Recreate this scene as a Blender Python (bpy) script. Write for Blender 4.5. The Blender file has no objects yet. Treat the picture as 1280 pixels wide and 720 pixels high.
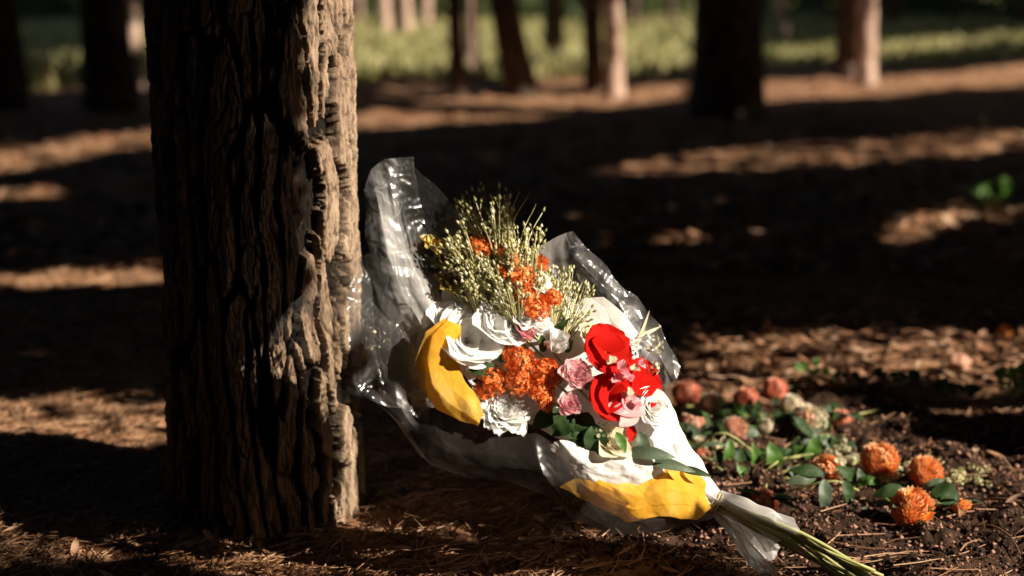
import bpy, math, random
import numpy as np
random.seed(7)
rng = np.random.default_rng(11)
PI = math.pi
scene = bpy.context.scene
C = scene.collection

# ------------------------------------------------------------------ camera maths
CAM_H = 0.70
FPX = 1778.0
TILT = math.atan(370.0 / FPX)
ST, CT = math.sin(TILT), math.cos(TILT)

def ray(px, py):
    a = (px - 640) / FPX
    b = -(py - 360) / FPX
    return np.array([a, b * ST + CT, b * CT - ST])

SLIM = False       # the bouquet lies flat: its depth is squeezed while it is built

def P(px, py, Y):
    """world point seen at photo pixel (px, py) on the vertical plane at distance Y"""
    if SLIM and Y > 1.60:      # the tall back of the bouquet leans a little forward
        f = min(1, max(0, (700 - px) / 60)) * min(1, max(0, (430 - py) / 60))
        Y = 1.60 + (Y - 1.60) * (1 - 0.55 * f)
    if SLIM and Y > 1.54: Y = 1.54 + (Y - 1.54) * 0.62
    d = ray(px, py)
    t = Y / d[1]
    return np.array([d[0] * t, Y, CAM_H + d[2] * t])

def G(px, py, z=0.0):
    """ground point seen at photo pixel"""
    d = ray(px, py)
    t = (z - CAM_H) / d[2]
    return np.array([d[0] * t, d[1] * t, z])

# ------------------------------------------------------------------ sun
AZ = math.radians(-22)      # from the right, a little in front of the picture plane
EL = math.radians(28)
SA, CA, TE = math.sin(AZ), math.cos(AZ), math.tan(EL)
SUN = np.array([math.cos(EL) * CA, math.cos(EL) * SA, math.sin(EL)])

def uw(p):
    p = np.asarray(p)
    return -p[..., 0] * SA + p[..., 1] * CA, p[..., 2] - (p[..., 0] * CA + p[..., 1] * SA) * TE

# ------------------------------------------------------------------ noise
def _hash(ix, iy, iz, seed):
    h = (ix.astype(np.int64) * 374761393 + iy.astype(np.int64) * 668265263 + iz.astype(np.int64) * 1274126177 + seed * 974711) & 0xffffffff
    h = ((h ^ (h >> 13)) * 1103515245) & 0xffffffff
    h = ((h ^ (h >> 16)) * 1540483477) & 0xffffffff
    return ((h ^ (h >> 15)) & 0xffffff) / float(0xffffff)

def vnoise(x, y, z=None, seed=0):
    x = np.asarray(x, float); y = np.asarray(y, float)
    z = np.zeros_like(x) if z is None else np.asarray(z, float)
    ix, iy, iz = np.floor(x), np.floor(y), np.floor(z)
    fx, fy, fz = x - ix, y - iy, z - iz
    fx, fy, fz = [f * f * (3 - 2 * f) for f in (fx, fy, fz)]
    r = 0
    for dx in (0, 1):
        for dy in (0, 1):
            for dz in (0, 1):
                wgt = (fx if dx else 1 - fx) * (fy if dy else 1 - fy) * (fz if dz else 1 - fz)
                r = r + wgt * _hash(ix + dx, iy + dy, iz + dz, seed)
    return r * 2 - 1

def fbm(x, y, z=None, seed=0, oct=4, gain=0.5):
    s, a, f = 0, 1.0, 1.0
    for k in range(oct):
        s = s + a * vnoise(x * f, y * f, None if z is None else z * f, seed + k * 17)
        a *= gain; f *= 2.03
    return s

def voro(x, y, seed=0, wrapx=None):
    """F1, F2 and cell id of a jittered grid"""
    ix, iy = np.floor(x), np.floor(y)
    f1 = np.full(x.shape, 9.0); f2 = np.full(x.shape, 9.0); cid = np.zeros(x.shape)
    for dx in (-1, 0, 1):
        for dy in (-1, 0, 1):
            cx, cy = ix + dx, iy + dy
            hx = np.mod(cx, wrapx) if wrapx else cx
            jx = _hash(hx, cy, hx * 0, seed); jy = _hash(hx, cy, hx * 0, seed + 5)
            idv = _hash(hx, cy, hx * 0, seed + 9)
            d = np.hypot(cx + jx - x, cy + jy - y)
            m = d < f1
            f2 = np.where(m, f1, np.minimum(f2, d))
            cid = np.where(m, idv, cid)
            f1 = np.where(m, d, f1)
    return f1, f2, cid

def smooth(a, b, x):
    t = np.clip((x - a) / (b - a), 0, 1)
    return t * t * (3 - 2 * t)

# ------------------------------------------------------------------ mesh building
class MB:
    def __init__(self):
        self.v = []; self.f4 = []; self.f3 = []; self.n = 0; self.att = {}
    def add(self, verts, quads=None, tris=None, **att):
        verts = np.asarray(verts, float).reshape(-1, 3)
        self.v.append(verts)
        if quads is not None and len(quads): self.f4.append(np.asarray(quads, np.int64).reshape(-1, 4) + self.n)
        if tris is not None and len(tris): self.f3.append(np.asarray(tris, np.int64).reshape(-1, 3) + self.n)
        for k, a in att.items():
            self.att.setdefault(k, []).append((self.n, np.broadcast_to(np.asarray(a, float), (len(verts),))))
        self.n += len(verts)
        return self
    def verts(self):
        return np.concatenate(self.v)
    def mesh(self, name, origin=(0, 0, 0), smooth_=True):
        v = self.verts() - np.asarray(origin, float)
        f4 = np.concatenate(self.f4) if self.f4 else np.zeros((0, 4), np.int64)
        f3 = np.concatenate(self.f3) if self.f3 else np.zeros((0, 3), np.int64)
        me = bpy.data.meshes.new(name)
        me.vertices.add(len(v)); me.vertices.foreach_set('co', v.astype(np.float32).ravel())
        nl = f4.size + f3.size
        me.loops.add(nl)
        me.loops.foreach_set('vertex_index', np.concatenate([f4.ravel(), f3.ravel()]).astype(np.int32))
        npol = len(f4) + len(f3)
        me.polygons.add(npol)
        st = np.concatenate([np.arange(len(f4)) * 4, f4.size + np.arange(len(f3)) * 3]).astype(np.int32)
        me.polygons.foreach_set('loop_start', st)
        me.polygons.foreach_set('use_smooth', np.full(npol, smooth_, dtype=bool))
        me.update(calc_edges=True); me.validate()
        for k, parts in self.att.items():
            arr = np.zeros(len(v), np.float32)
            for off, a in parts: arr[off:off + len(a)] = a
            at = me.attributes.new(k, 'FLOAT', 'POINT')
            at.data.foreach_set('value', arr)
        return me

def grid_faces(nu, nv, wrap=False):
    """nu columns, nv rows; vertex index = row*nu+col"""
    i = np.arange(nv - 1)[:, None]
    j = np.arange(nu if wrap else nu - 1)[None, :]
    j2 = (j + 1) % nu
    a = i * nu + j; b = i * nu + j2; c = (i + 1) * nu + j2; d = (i + 1) * nu + j
    return np.stack([a, b, c, d], -1).reshape(-1, 4)

def basis(n):
    n = np.asarray(n, float); n = n / np.linalg.norm(n)
    h = np.array([0, 0, 1.0]) if abs(n[2]) < 0.9 else np.array([1.0, 0, 0])
    x = np.cross(h, n); x /= np.linalg.norm(x)
    y = np.cross(n, x)
    return x, y, n

def spline(pts, n):
    """Catmull-Rom through pts (k x m) -> n samples"""
    pts = np.asarray(pts, float)
    k = len(pts)
    if k == 2:
        t = np.linspace(0, 1, n)[:, None]
        return pts[0] * (1 - t) + pts[1] * t
    ext = np.concatenate([[2 * pts[0] - pts[1]], pts, [2 * pts[-1] - pts[-2]]])
    t = np.linspace(0, k - 1, n)
    i = np.minimum(t.astype(int), k - 2); f = (t - i)
    f = f.reshape((-1,) + (1,) * (pts.ndim - 1))
    p0, p1, p2, p3 = ext[i], ext[i + 1], ext[i + 2], ext[i + 3]
    return 0.5 * (2 * p1 + (-p0 + p2) * f + (2 * p0 - 5 * p1 + 4 * p2 - p3) * f ** 2 + (-p0 + 3 * p1 - 3 * p2 + p3) * f ** 3)

def tube(mb, pts, r0, r1=None, sides=6, n=None, **att):
    pts = np.asarray(pts, float)
    if n: pts = spline(pts, n)
    k = len(pts)
    r1 = r0 if r1 is None else r1
    rad = np.linspace(r0, r1, k) if np.isscalar(r0) else np.asarray(r0)
    tg = np.gradient(pts, axis=0)
    tg /= np.linalg.norm(tg, axis=1)[:, None] + 1e-12
    x, y, _ = basis(tg[0])
    vs = []
    ang = np.linspace(0, 2 * PI, sides, endpoint=False)
    for i in range(k):
        x = x - tg[i] * np.dot(x, tg[i]); x /= np.linalg.norm(x) + 1e-12
        y = np.cross(tg[i], x)
        vs.append(pts[i] + rad[i] * (np.cos(ang)[:, None] * x + np.sin(ang)[:, None] * y))
    vs = np.concatenate(vs)
    q = grid_faces(sides, k, wrap=True)
    vs = np.concatenate([vs, [pts[0]], [pts[-1]]])
    nV = k * sides
    tr = [[nV, (j + 1) % sides, j] for j in range(sides)] + [[nV + 1, (k - 1) * sides + j, (k - 1) * sides + (j + 1) % sides] for j in range(sides)]
    mb.add(vs, q, tr, **att)

# ------------------------------------------------------------------ objects
def wloc(o):
    l = np.zeros(3)
    while o is not None:
        l = l + np.array(o.location); o = o.parent
    return l

def tag(o, label=None, cat=None, group=None, kind=None):
    if label: o['label'] = label
    if cat: o['category'] = cat
    if group: o['group'] = group
    if kind: o['kind'] = kind
    return o

def thing(name, loc, label, cat, group=None):
    o = bpy.data.objects.new(name, None); C.objects.link(o)
    o.empty_display_size = 0.05
    o.location = [float(a) for a in loc]
    return tag(o, label, cat, group)

def part(name, mb, m, parent, label=None, smooth_=True):
    me = mb.mesh(name, wloc(parent), smooth_)
    me.materials.append(m)
    o = bpy.data.objects.new(name, me); C.objects.link(o)
    o.parent = parent
    if label: o['label'] = label
    return o

def solo(name, mb, m, loc, label, cat, group=None, kind=None, smooth_=True):
    me = mb.mesh(name, loc, smooth_)
    me.materials.append(m)
    o = bpy.data.objects.new(name, me); C.objects.link(o)
    o.location = [float(a) for a in loc]
    return tag(o, label, cat, group, kind)

# ------------------------------------------------------------------ materials
def newmat(name):
    m = bpy.data.materials.new(name); m.use_nodes = True
    nt = m.node_tree
    for n in list(nt.nodes): nt.nodes.remove(n)
    out = nt.nodes.new('ShaderNodeOutputMaterial')
    return m, nt, out

def N(nt, typ, **kw):
    n = nt.nodes.new(typ)
    for k, v in kw.items():
        if k in n.inputs: n.inputs[k].default_value = v
        else: setattr(n, k, v)
    return n

def ramp(nt, fac, stops):
    r = nt.nodes.new('ShaderNodeValToRGB')
    e = r.color_ramp.elements
    while len(e) < len(stops): e.new(0.5)
    for el, (p, c) in zip(e, stops):
        el.position = p; el.color = (*c, 1) if len(c) == 3 else c
    nt.links.new(fac, r.inputs['Fac'])
    return r

def L(nt, a, b): nt.links.new(a, b)

def organic(name, cols, trans=0.3, rough=0.55, scale=60, island=0.6, spec=0.3, bump=0.15, tcol=None, tipcol=None):
    """petals, leaves, paper: colour from island + noise, partly translucent"""
    m, nt, out = newmat(name)
    geo = N(nt, 'ShaderNodeNewGeometry')
    tc = N(nt, 'ShaderNodeTexCoord')
    no = N(nt, 'ShaderNodeTexNoise', Scale=scale, Detail=4.0)
    L(nt, tc.outputs['Object'], no.inputs['Vector'])
    mx = N(nt, 'ShaderNodeMix', data_type='FLOAT')
    mx.inputs[0].default_value = island
    L(nt, no.outputs['Fac'], mx.inputs[2]); L(nt, geo.outputs['Random Per Island'], mx.inputs[3])
    k = len(cols)
    r = ramp(nt, mx.outputs[0], [(0.2 + 0.6 * i / max(1, k - 1), c) for i, c in enumerate(cols)])
    col = r.outputs['Color']
    if tipcol:
        at = N(nt, 'ShaderNodeAttribute', attribute_name='tip')
        mc = N(nt, 'ShaderNodeMix', data_type='RGBA')
        L(nt, at.outputs['Fac'], mc.inputs[0]); L(nt, col, mc.inputs[6]); mc.inputs[7].default_value = (*tipcol, 1)
        col = mc.outputs[2]
    pb = N(nt, 'ShaderNodeBsdfPrincipled', Roughness=rough)
    pb.inputs['Specular IOR Level'].default_value = spec
    L(nt, col, pb.inputs['Base Color'])
    if bump:
        n2 = N(nt, 'ShaderNodeTexNoise', Scale=scale * 6, Detail=3.0)
        L(nt, tc.outputs['Object'], n2.inputs['Vector'])
        b = N(nt, 'ShaderNodeBump', Strength=bump, Distance=0.002)
        L(nt, n2.outputs['Fac'], b.inputs['Height']); L(nt, b.outputs['Normal'], pb.inputs['Normal'])
    if trans > 0:
        tr = N(nt, 'ShaderNodeBsdfTranslucent')
        if tcol: tr.inputs['Color'].default_value = (*tcol, 1)
        else: L(nt, col, tr.inputs['Color'])
        ms = N(nt, 'ShaderNodeMixShader', Fac=trans)
        L(nt, pb.outputs[0], ms.inputs[1]); L(nt, tr.outputs[0], ms.inputs[2])
        L(nt, ms.outputs[0], out.inputs[0])
    else:
        L(nt, pb.outputs[0], out.inputs[0])
    return m

def film(name, haze=0.06, gloss=0.42, col=(0.86, 0.84, 0.82), crease=0.25, tint=(0.98, 0.98, 0.97), rough=0.2, trl=0.45):
    """thin crinkled plastic film: clear, glossy, whitened along its creases"""
    m, nt, out = newmat(name)
    tc = N(nt, 'ShaderNodeTexCoord')
    wn = N(nt, 'ShaderNodeTexNoise', Scale=9.0, Detail=3.0)
    L(nt, tc.outputs['Object'], wn.inputs['Vector'])
    wv = N(nt, 'ShaderNodeMixRGB', Fac=0.12); L(nt, tc.outputs['Object'], wv.inputs[1]); L(nt, wn.outputs['Color'], wv.inputs[2])
    vo = N(nt, 'ShaderNodeTexVoronoi', feature='DISTANCE_TO_EDGE', Scale=34.0)
    L(nt, wv.outputs[0], vo.inputs['Vector'])
    cr = ramp(nt, vo.outputs['Distance'], [(0.0, (1, 1, 1)), (0.045, (0, 0, 0))])
    no = N(nt, 'ShaderNodeTexNoise', Scale=26.0, Detail=5.0, Roughness=0.7)
    L(nt, wv.outputs[0], no.inputs['Vector'])
    mk = ramp(nt, no.outputs['Fac'], [(0.48, (0, 0, 0)), (0.66, (1, 1, 1))])
    m1 = N(nt, 'ShaderNodeMath', operation='MULTIPLY'); L(nt, cr.outputs[0], m1.inputs[0]); L(nt, mk.outputs[0], m1.inputs[1])
    m2 = N(nt, 'ShaderNodeMath', operation='MULTIPLY_ADD'); L(nt, m1.outputs[0], m2.inputs[0]); m2.inputs[1].default_value = crease; m2.inputs[2].default_value = haze
    at = N(nt, 'ShaderNodeAttribute', attribute_name='frost')
    m3 = N(nt, 'ShaderNodeMath', operation='ADD', use_clamp=True); L(nt, m2.outputs[0], m3.inputs[0]); L(nt, at.outputs['Fac'], m3.inputs[1])
    bp = N(nt, 'ShaderNodeBump', Strength=0.12, Distance=0.002)
    L(nt, no.outputs['Fac'], bp.inputs['Height'])
    tr = N(nt, 'ShaderNodeBsdfTransparent', Color=(*tint, 1))
    gl = N(nt, 'ShaderNodeBsdfGlossy', Roughness=rough); gl.inputs['Color'].default_value = (1, 1, 1, 1)
    L(nt, bp.outputs[0], gl.inputs['Normal'])
    fr = N(nt, 'ShaderNodeLayerWeight', Blend=0.28); L(nt, bp.outputs[0], fr.inputs['Normal'])
    fm = N(nt, 'ShaderNodeMath', operation='MULTIPLY_ADD', use_clamp=True); L(nt, fr.outputs['Fresnel'], fm.inputs[0]); fm.inputs[1].default_value = gloss; fm.inputs[2].default_value = 0.03
    a = N(nt, 'ShaderNodeMixShader'); L(nt, fm.outputs[0], a.inputs[0]); L(nt, tr.outputs[0], a.inputs[1]); L(nt, gl.outputs[0], a.inputs[2])
    df = N(nt, 'ShaderNodeBsdfDiffuse'); df.inputs['Color'].default_value = (*col, 1)
    tl = N(nt, 'ShaderNodeBsdfTranslucent'); tl.inputs['Color'].default_value = (*col, 1)
    h = N(nt, 'ShaderNodeMixShader', Fac=trl); L(nt, df.outputs[0], h.inputs[1]); L(nt, tl.outputs[0], h.inputs[2])
    b = N(nt, 'ShaderNodeMixShader'); L(nt, m3.outputs[0], b.inputs[0]); L(nt, a.outputs[0], b.inputs[1]); L(nt, h.outputs[0], b.inputs[2])
    L(nt, b.outputs[0], out.inputs[0])
    return m

def ground_mat():
    m, nt, out = newmat('forest_floor')
    tc = N(nt, 'ShaderNodeTexCoord')
    n1 = N(nt, 'ShaderNodeTexNoise', Scale=70.0, Detail=6.0, Roughness=0.7)
    n2 = N(nt, 'ShaderNodeTexNoise', Scale=5.0, Detail=4.0)
    n3 = N(nt, 'ShaderNodeTexNoise', Scale=1.3, Detail=3.0)
    for n in (n1, n2, n3): L(nt, tc.outputs['Object'], n.inputs['Vector'])
    r1 = ramp(nt, n1.outputs['Fac'], [(0.32, (0.05, 0.026, 0.015)), (0.46, (0.37, 0.19, 0.105)), (0.60, (0.66, 0.42, 0.26))])
    r2 = ramp(nt, n2.outputs['Fac'], [(0.35, (0.5, 0.45, 0.42)), (0.65, (1.0, 0.95, 0.9))])
    mm = N(nt, 'ShaderNodeMix', data_type='RGBA', blend_type='MULTIPLY'); mm.inputs[0].default_value = 1.0
    L(nt, r1.outputs[0], mm.inputs[6]); L(nt, r2.outputs[0], mm.inputs[7])
    # bare dark soil near the flowers, pale litter elsewhere
    at = N(nt, 'ShaderNodeAttribute', attribute_name='soil')
    rs = ramp(nt, n1.outputs['Fac'], [(0.35, (0.012, 0.008, 0.006)), (0.6, (0.075, 0.04, 0.026)), (0.72, (0.22, 0.12, 0.08))])
    ms = N(nt, 'ShaderNodeMix', data_type='RGBA'); L(nt, at.outputs['Fac'], ms.inputs[0]); L(nt, mm.outputs[2], ms.inputs[6]); L(nt, rs.outputs[0], ms.inputs[7])
    ag = N(nt, 'ShaderNodeAttribute', attribute_name='turf')
    rg = ramp(nt, n3.outputs['Fac'], [(0.35, (0.09, 0.10, 0.03)), (0.65, (0.3, 0.28, 0.09))])
    mg = N(nt, 'ShaderNodeMix', data_type='RGBA'); L(nt, ag.outputs['Fac'], mg.inputs[0]); L(nt, ms.outputs[2], mg.inputs[6]); L(nt, rg.outputs[0], mg.inputs[7])
    pb = N(nt, 'ShaderNodeBsdfPrincipled', Roughness=0.95); pb.inputs['Specular IOR Level'].default_value = 0.1
    L(nt, mg.outputs[2], pb.inputs['Base Color'])
    b = N(nt, 'ShaderNodeBump', Strength=0.8, Distance=0.012); L(nt, n1.outputs['Fac'], b.inputs['Height']); L(nt, b.outputs[0], pb.inputs['Normal'])
    L(nt, pb.outputs[0], out.inputs[0])
    return m

def bark_mat(name, plate, deep, use_h=True):
    m, nt, out = newmat(name)
    tc = N(nt, 'ShaderNodeTexCoord')
    mp = N(nt, 'ShaderNodeMapping'); mp.inputs['Scale'].default_value = (1, 1, 0.35)
    L(nt, tc.outputs['Object'], mp.inputs['Vector'])
    n1 = N(nt, 'ShaderNodeTexNoise', Scale=90.0, Detail=6.0, Roughness=0.75); L(nt, mp.outputs[0], n1.inputs['Vector'])
    n2 = N(nt, 'ShaderNodeTexNoise', Scale=14.0, Detail=4.0); L(nt, mp.outputs[0], n2.inputs['Vector'])
    r1 = ramp(nt, n1.outputs['Fac'], [(0.3, tuple(c * 0.35 for c in plate)), (0.5, plate), (0.7, tuple(min(1, c * 1.45) for c in plate))])
    r2 = ramp(nt, n2.outputs['Fac'], [(0.35, (0.55, 0.5, 0.48)), (0.65, (1, 1, 1))])
    mm = N(nt, 'ShaderNodeMix', data_type='RGBA', blend_type='MULTIPLY'); mm.inputs[0].default_value = 0.8
    L(nt, r1.outputs[0], mm.inputs[6]); L(nt, r2.outputs[0], mm.inputs[7])
    mx = N(nt, 'ShaderNodeMix', data_type='RGBA')
    if use_h:
        at = N(nt, 'ShaderNodeAttribute', attribute_name='height')
        L(nt, at.outputs['Fac'], mx.inputs[0])
    else:
        mp2 = N(nt, 'ShaderNodeMapping'); mp2.inputs['Scale'].default_value = (1, 1, 0.2)
        L(nt, tc.outputs['Object'], mp2.inputs['Vector'])
        vo = N(nt, 'ShaderNodeTexVoronoi', feature='DISTANCE_TO_EDGE', Scale=22.0); L(nt, mp2.outputs[0], vo.inputs['Vector'])
        rv = ramp(nt, vo.outputs['Distance'], [(0.02, (0, 0, 0)), (0.16, (1, 1, 1))]); L(nt, rv.outputs[0], mx.inputs[0])
    mx.inputs[6].default_value = (*deep, 1); L(nt, mm.outputs[2], mx.inputs[7])
    pb = N(nt, 'ShaderNodeBsdfPrincipled', Roughness=0.9); pb.inputs['Specular IOR Level'].default_value = 0.15
    L(nt, mx.outputs[2], pb.inputs['Base Color'])
    b = N(nt, 'ShaderNodeBump', Strength=0.9, Distance=0.006); L(nt, n1.outputs['Fac'], b.inputs['Height']); L(nt, b.outputs[0], pb.inputs['Normal'])
    L(nt, pb.outputs[0], out.inputs[0])
    return m

M = {}
M['ground'] = ground_mat()
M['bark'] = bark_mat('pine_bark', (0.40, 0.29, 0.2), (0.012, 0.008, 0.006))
M['bark_lit'] = bark_mat('lit_bark', (0.70, 0.50, 0.40), (0.3, 0.19, 0.14), False)  # paler bark copy for sunlit trunks: sunlight put into the colour
M['bark_shaded'] = bark_mat('shaded_bark', (0.15, 0.10, 0.075), (0.03, 0.02, 0.015), False)  # darker bark copy for unlit trunks: shade put into the colour
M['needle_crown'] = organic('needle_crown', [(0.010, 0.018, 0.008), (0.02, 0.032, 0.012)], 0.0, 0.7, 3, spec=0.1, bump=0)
M['sun_gobo'] = organic('sun_gobo_leaf', [(0.012, 0.02, 0.008), (0.025, 0.036, 0.013)], 0.0, 0.7, 3, spec=0.1, bump=0)
M['grass'] = organic('meadow_grass', [(0.2, 0.2, 0.08), (0.45, 0.42, 0.19), (0.6, 0.54, 0.28)], 0.4, 0.7, 0.8, island=0.5, spec=0.15, bump=0)
M['under'] = organic('undergrowth_leaf', [(0.015, 0.028, 0.01), (0.05, 0.075, 0.022), (0.13, 0.14, 0.045)], 0.3, 0.6, 0.8, island=0.45, spec=0.2, bump=0)
M['needle'] = organic('dry_needle', [(0.08, 0.04, 0.02), (0.3, 0.15, 0.075), (0.55, 0.34, 0.2)], 0.1, 0.7, 5, island=0.9, spec=0.2, bump=0)
M['deadleaf'] = organic('dead_leaf', [(0.06, 0.03, 0.015), (0.3, 0.14, 0.07), (0.55, 0.29, 0.16), (0.65, 0.44, 0.3)], 0.25, 0.65, 40, island=0.8, spec=0.2, bump=0.2)
M['crumb'] = organic('soil_crumb', [(0.012, 0.008, 0.006), (0.05, 0.026, 0.018), (0.17, 0.085, 0.055), (0.36, 0.2, 0.14)], 0.0, 0.9, 60, island=0.75, spec=0.15, bump=0.5)
M['clear'] = film('clear_film', haze=0.024, crease=0.3, gloss=0.24, rough=0.24)
M['frost'] = film('frosted_film', haze=0.10, crease=0.35, col=(0.88, 0.85, 0.84), rough=0.2)
M['organza'] = film('smoky_film', haze=0.07, crease=0.06, gloss=0.2, tint=(0.52, 0.48, 0.45), col=(0.55, 0.46, 0.4), rough=0.3, trl=0.6)
M['white_tissue'] = organic('white_tissue', [(0.88, 0.85, 0.81), (0.92, 0.89, 0.86)], 0.35, 0.9, 12, island=0, spec=0.03, bump=0.25)
M['yellow_tissue'] = organic('yellow_tissue', [(0.86, 0.36, 0.02), (0.94, 0.52, 0.06), (0.96, 0.66, 0.22)], 0.5, 0.8, 24, island=0, spec=0.05, bump=0.25)
def creased(m, scale, strength):
    """crumpled-paper creases as an extra bump"""
    nt = m.node_tree
    pb = [n for n in nt.nodes if n.type == 'BSDF_PRINCIPLED'][0]
    tc = [n for n in nt.nodes if n.type == 'TEX_COORD'][0]
    h = None
    for k, sc_ in enumerate((scale, scale * 2.3)):
        nz = N(nt, 'ShaderNodeTexNoise', Scale=sc_ * 0.4, Detail=2.0); L(nt, tc.outputs['Object'], nz.inputs['Vector'])
        mx = N(nt, 'ShaderNodeMixRGB', Fac=0.06); L(nt, tc.outputs['Object'], mx.inputs[1]); L(nt, nz.outputs['Color'], mx.inputs[2])
        vo = N(nt, 'ShaderNodeTexVoronoi', feature='F1', Scale=sc_); L(nt, mx.outputs[0], vo.inputs['Vector'])
        if h is None: h = vo.outputs['Distance']
        else:
            ad = N(nt, 'ShaderNodeMath', operation='MULTIPLY_ADD'); L(nt, vo.outputs['Distance'], ad.inputs[0]); ad.inputs[1].default_value = 0.45; L(nt, h, ad.inputs[2]); h = ad.outputs[0]
    b = N(nt, 'ShaderNodeBump', Strength=strength, Distance=0.008); L(nt, h, b.inputs['Height'])
    L(nt, b.outputs[0], pb.inputs['Normal'])
    for n in nt.nodes:
        if n.type == 'BSDF_TRANSLUCENT': L(nt, b.outputs[0], n.inputs['Normal'])
creased(M['white_tissue'], 30, 0.16); creased(M['yellow_tissue'], 34, 0.14)
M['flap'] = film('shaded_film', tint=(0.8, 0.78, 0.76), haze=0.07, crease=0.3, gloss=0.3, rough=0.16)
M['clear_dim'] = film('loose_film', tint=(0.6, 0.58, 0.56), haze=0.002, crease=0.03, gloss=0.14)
M['white_petal'] = organic('white_petal', [(0.90, 0.88, 0.83), (0.94, 0.93, 0.90)], 0.32, 0.9, 40, island=0.4, bump=0.1)
M['cream_petal'] = organic('cream_petal', [(0.72, 0.62, 0.42), (0.85, 0.78, 0.62)], 0.4, 0.6, 40, island=0.5, bump=0.1)
M['pink_petal'] = organic('pink_petal', [(0.78, 0.26, 0.32), (0.86, 0.5, 0.52), (0.92, 0.74, 0.72)], 0.5, 0.6, 50, island=0.5, bump=0.1)
M['red_petal'] = organic('red_petal', [(0.5, 0.006, 0.004), (0.62, 0.014, 0.008)], 0.35, 0.75, 20, island=0.4, spec=0.08, bump=0.1)
M['orange_floret'] = organic('orange_floret', [(0.74, 0.11, 0.015), (0.9, 0.22, 0.04), (0.95, 0.4, 0.13)], 0.2, 0.6, 60, island=0.8, bump=0)
M['globe_orange'] = organic('globe_orange', [(0.78, 0.13, 0.015), (0.92, 0.25, 0.03), (0.97, 0.4, 0.09)], 0.2, 0.6, 40, island=0.7, bump=0, tipcol=(1.0, 0.72, 0.42))
M['globe_red'] = organic('globe_red', [(0.62, 0.11, 0.06), (0.78, 0.24, 0.14), (0.84, 0.4, 0.26)], 0.22, 0.6, 40, island=0.7, bump=0, tipcol=(0.85, 0.5, 0.36))
M['globe_salmon'] = organic('globe_salmon', [(0.65, 0.22, 0.12), (0.78, 0.38, 0.24), (0.84, 0.55, 0.42)], 0.22, 0.6, 40, island=0.7, bump=0, tipcol=(0.9, 0.72, 0.56))
M['globe_cream'] = organic('globe_cream', [(0.5, 0.36, 0.2), (0.72, 0.6, 0.4), (0.82, 0.74, 0.58)], 0.22, 0.6, 40, island=0.7, bump=0, tipcol=(0.88, 0.82, 0.68))
M['yellow_flower'] = organic('yellow_flower', [(0.62, 0.42, 0.08), (0.8, 0.62, 0.2)], 0.35, 0.6, 40, island=0.6, bump=0)
M['filler'] = organic('filler_thread', [(0.3, 0.29, 0.09), (0.66, 0.6, 0.28), (0.86, 0.82, 0.58)], 0.25, 0.6, 20, island=0.9, bump=0)
M['cream_filler'] = organic('cream_filler', [(0.5, 0.45, 0.25), (0.78, 0.72, 0.5)], 0.3, 0.6, 20, island=0.8, bump=0)
M['leaf'] = organic('dark_leaf', [(0.018, 0.04, 0.012), (0.05, 0.095, 0.028)], 0.25, 0.55, 30, island=0.4, spec=0.2, bump=0.2)
M['leaf_bright'] = organic('bright_leaf', [(0.07, 0.17, 0.025), (0.13, 0.27, 0.05)], 0.4, 0.45, 40, island=0.3, spec=0.4, bump=0.3)
M['leaf_grey'] = organic('grey_leaf', [(0.06, 0.10, 0.06), (0.13, 0.17, 0.10)], 0.25, 0.5, 40, island=0.4, spec=0.35, bump=0.2)
M['stem'] = organic('flower_stem', [(0.16, 0.19, 0.05), (0.36, 0.37, 0.12), (0.55, 0.52, 0.24)], 0.15, 0.45, 14, island=0.6, spec=0.4, bump=0.1)
M['twig'] = organic('twig_bark', [(0.1, 0.05, 0.03), (0.3, 0.17, 0.09)], 0, 0.8, 60, island=0.3, spec=0.2, bump=0.5)

def turf_amount(x, y):
    # the meadow starts beyond a line that runs away to the right
    line = 9.6 + np.clip((x + 3.5) * 0.55, -1, 9)
    return smooth(0, 1.2, y - line + 0.8 * vnoise(x * 0.7, y * 0.7, seed=19))

# ------------------------------------------------------------------ sun openings cut into the added leaf screen on the right
REG = []      # (polygon in (u,w), openness)
def lit_ground(pix, p=1.0, z=0.0):
    q = np.array([G(*a, z) for a in pix]); u, w = uw(q)
    REG.append((np.stack([u, w], 1), p))
def lit_tree(x, y, r, p=1.0):
    u, w = uw(np.array([x, y, 0.0]))
    REG.append((np.array([[u - r, w - 0.1], [u + r, w - 0.1], [u + r, w + 3.2], [u - r, w + 3.2]]), p))

lit_ground([(-40, 498), (60, 486), (150, 482), (260, 486), (260, 575), (150, 575), (60, 565), (-40, 575)], 0.62)
lit_ground([(-40, 575), (60, 565), (150, 575), (260, 575), (260, 600), (120, 612), (0, 628), (-40, 632)], 0.3)
lit_ground([(-40, 340), (215, 330), (215, 353), (-40, 360)], 0.97)
lit_ground([(-40, 190), (60, 172), (215, 157), (215, 180), (60, 208), (-40, 226)], 0.8)
lit_ground([(-60, 240), (75, 233), (80, 247), (-60, 257)], 0.85)
lit_ground([(420, 146), (520, 122), (640, 120), (760, 110), (870, 100), (870, 122), (760, 138), (640, 150), (440, 160)], 0.95)
lit_ground([(930, 100), (1110, 95), (1330, 73), (1330, 103), (1110, 118), (930, 127)], 1.0)
lit_ground([(720, 214), (850, 190), (1000, 178), (1330, 155), (1330, 183), (1050, 206), (860, 216)], 0.42)
lit_ground([(724, 297), (768, 294), (768, 306), (724, 308)], 0.85)
lit_ground([(810, 294), (892, 289), (892, 303), (810, 306)], 0.9)
lit_ground([(1010, 279), (1042, 273), (1042, 282), (1010, 285)], 0.6)
lit_ground([(1120, 272), (1330, 258), (1330, 272), (1120, 282)], 0.25)
lit_ground([(930, 66), (1110, 58), (1330, 40), (1330, 60), (1110, 76), (930, 80)], 0.8)
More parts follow.
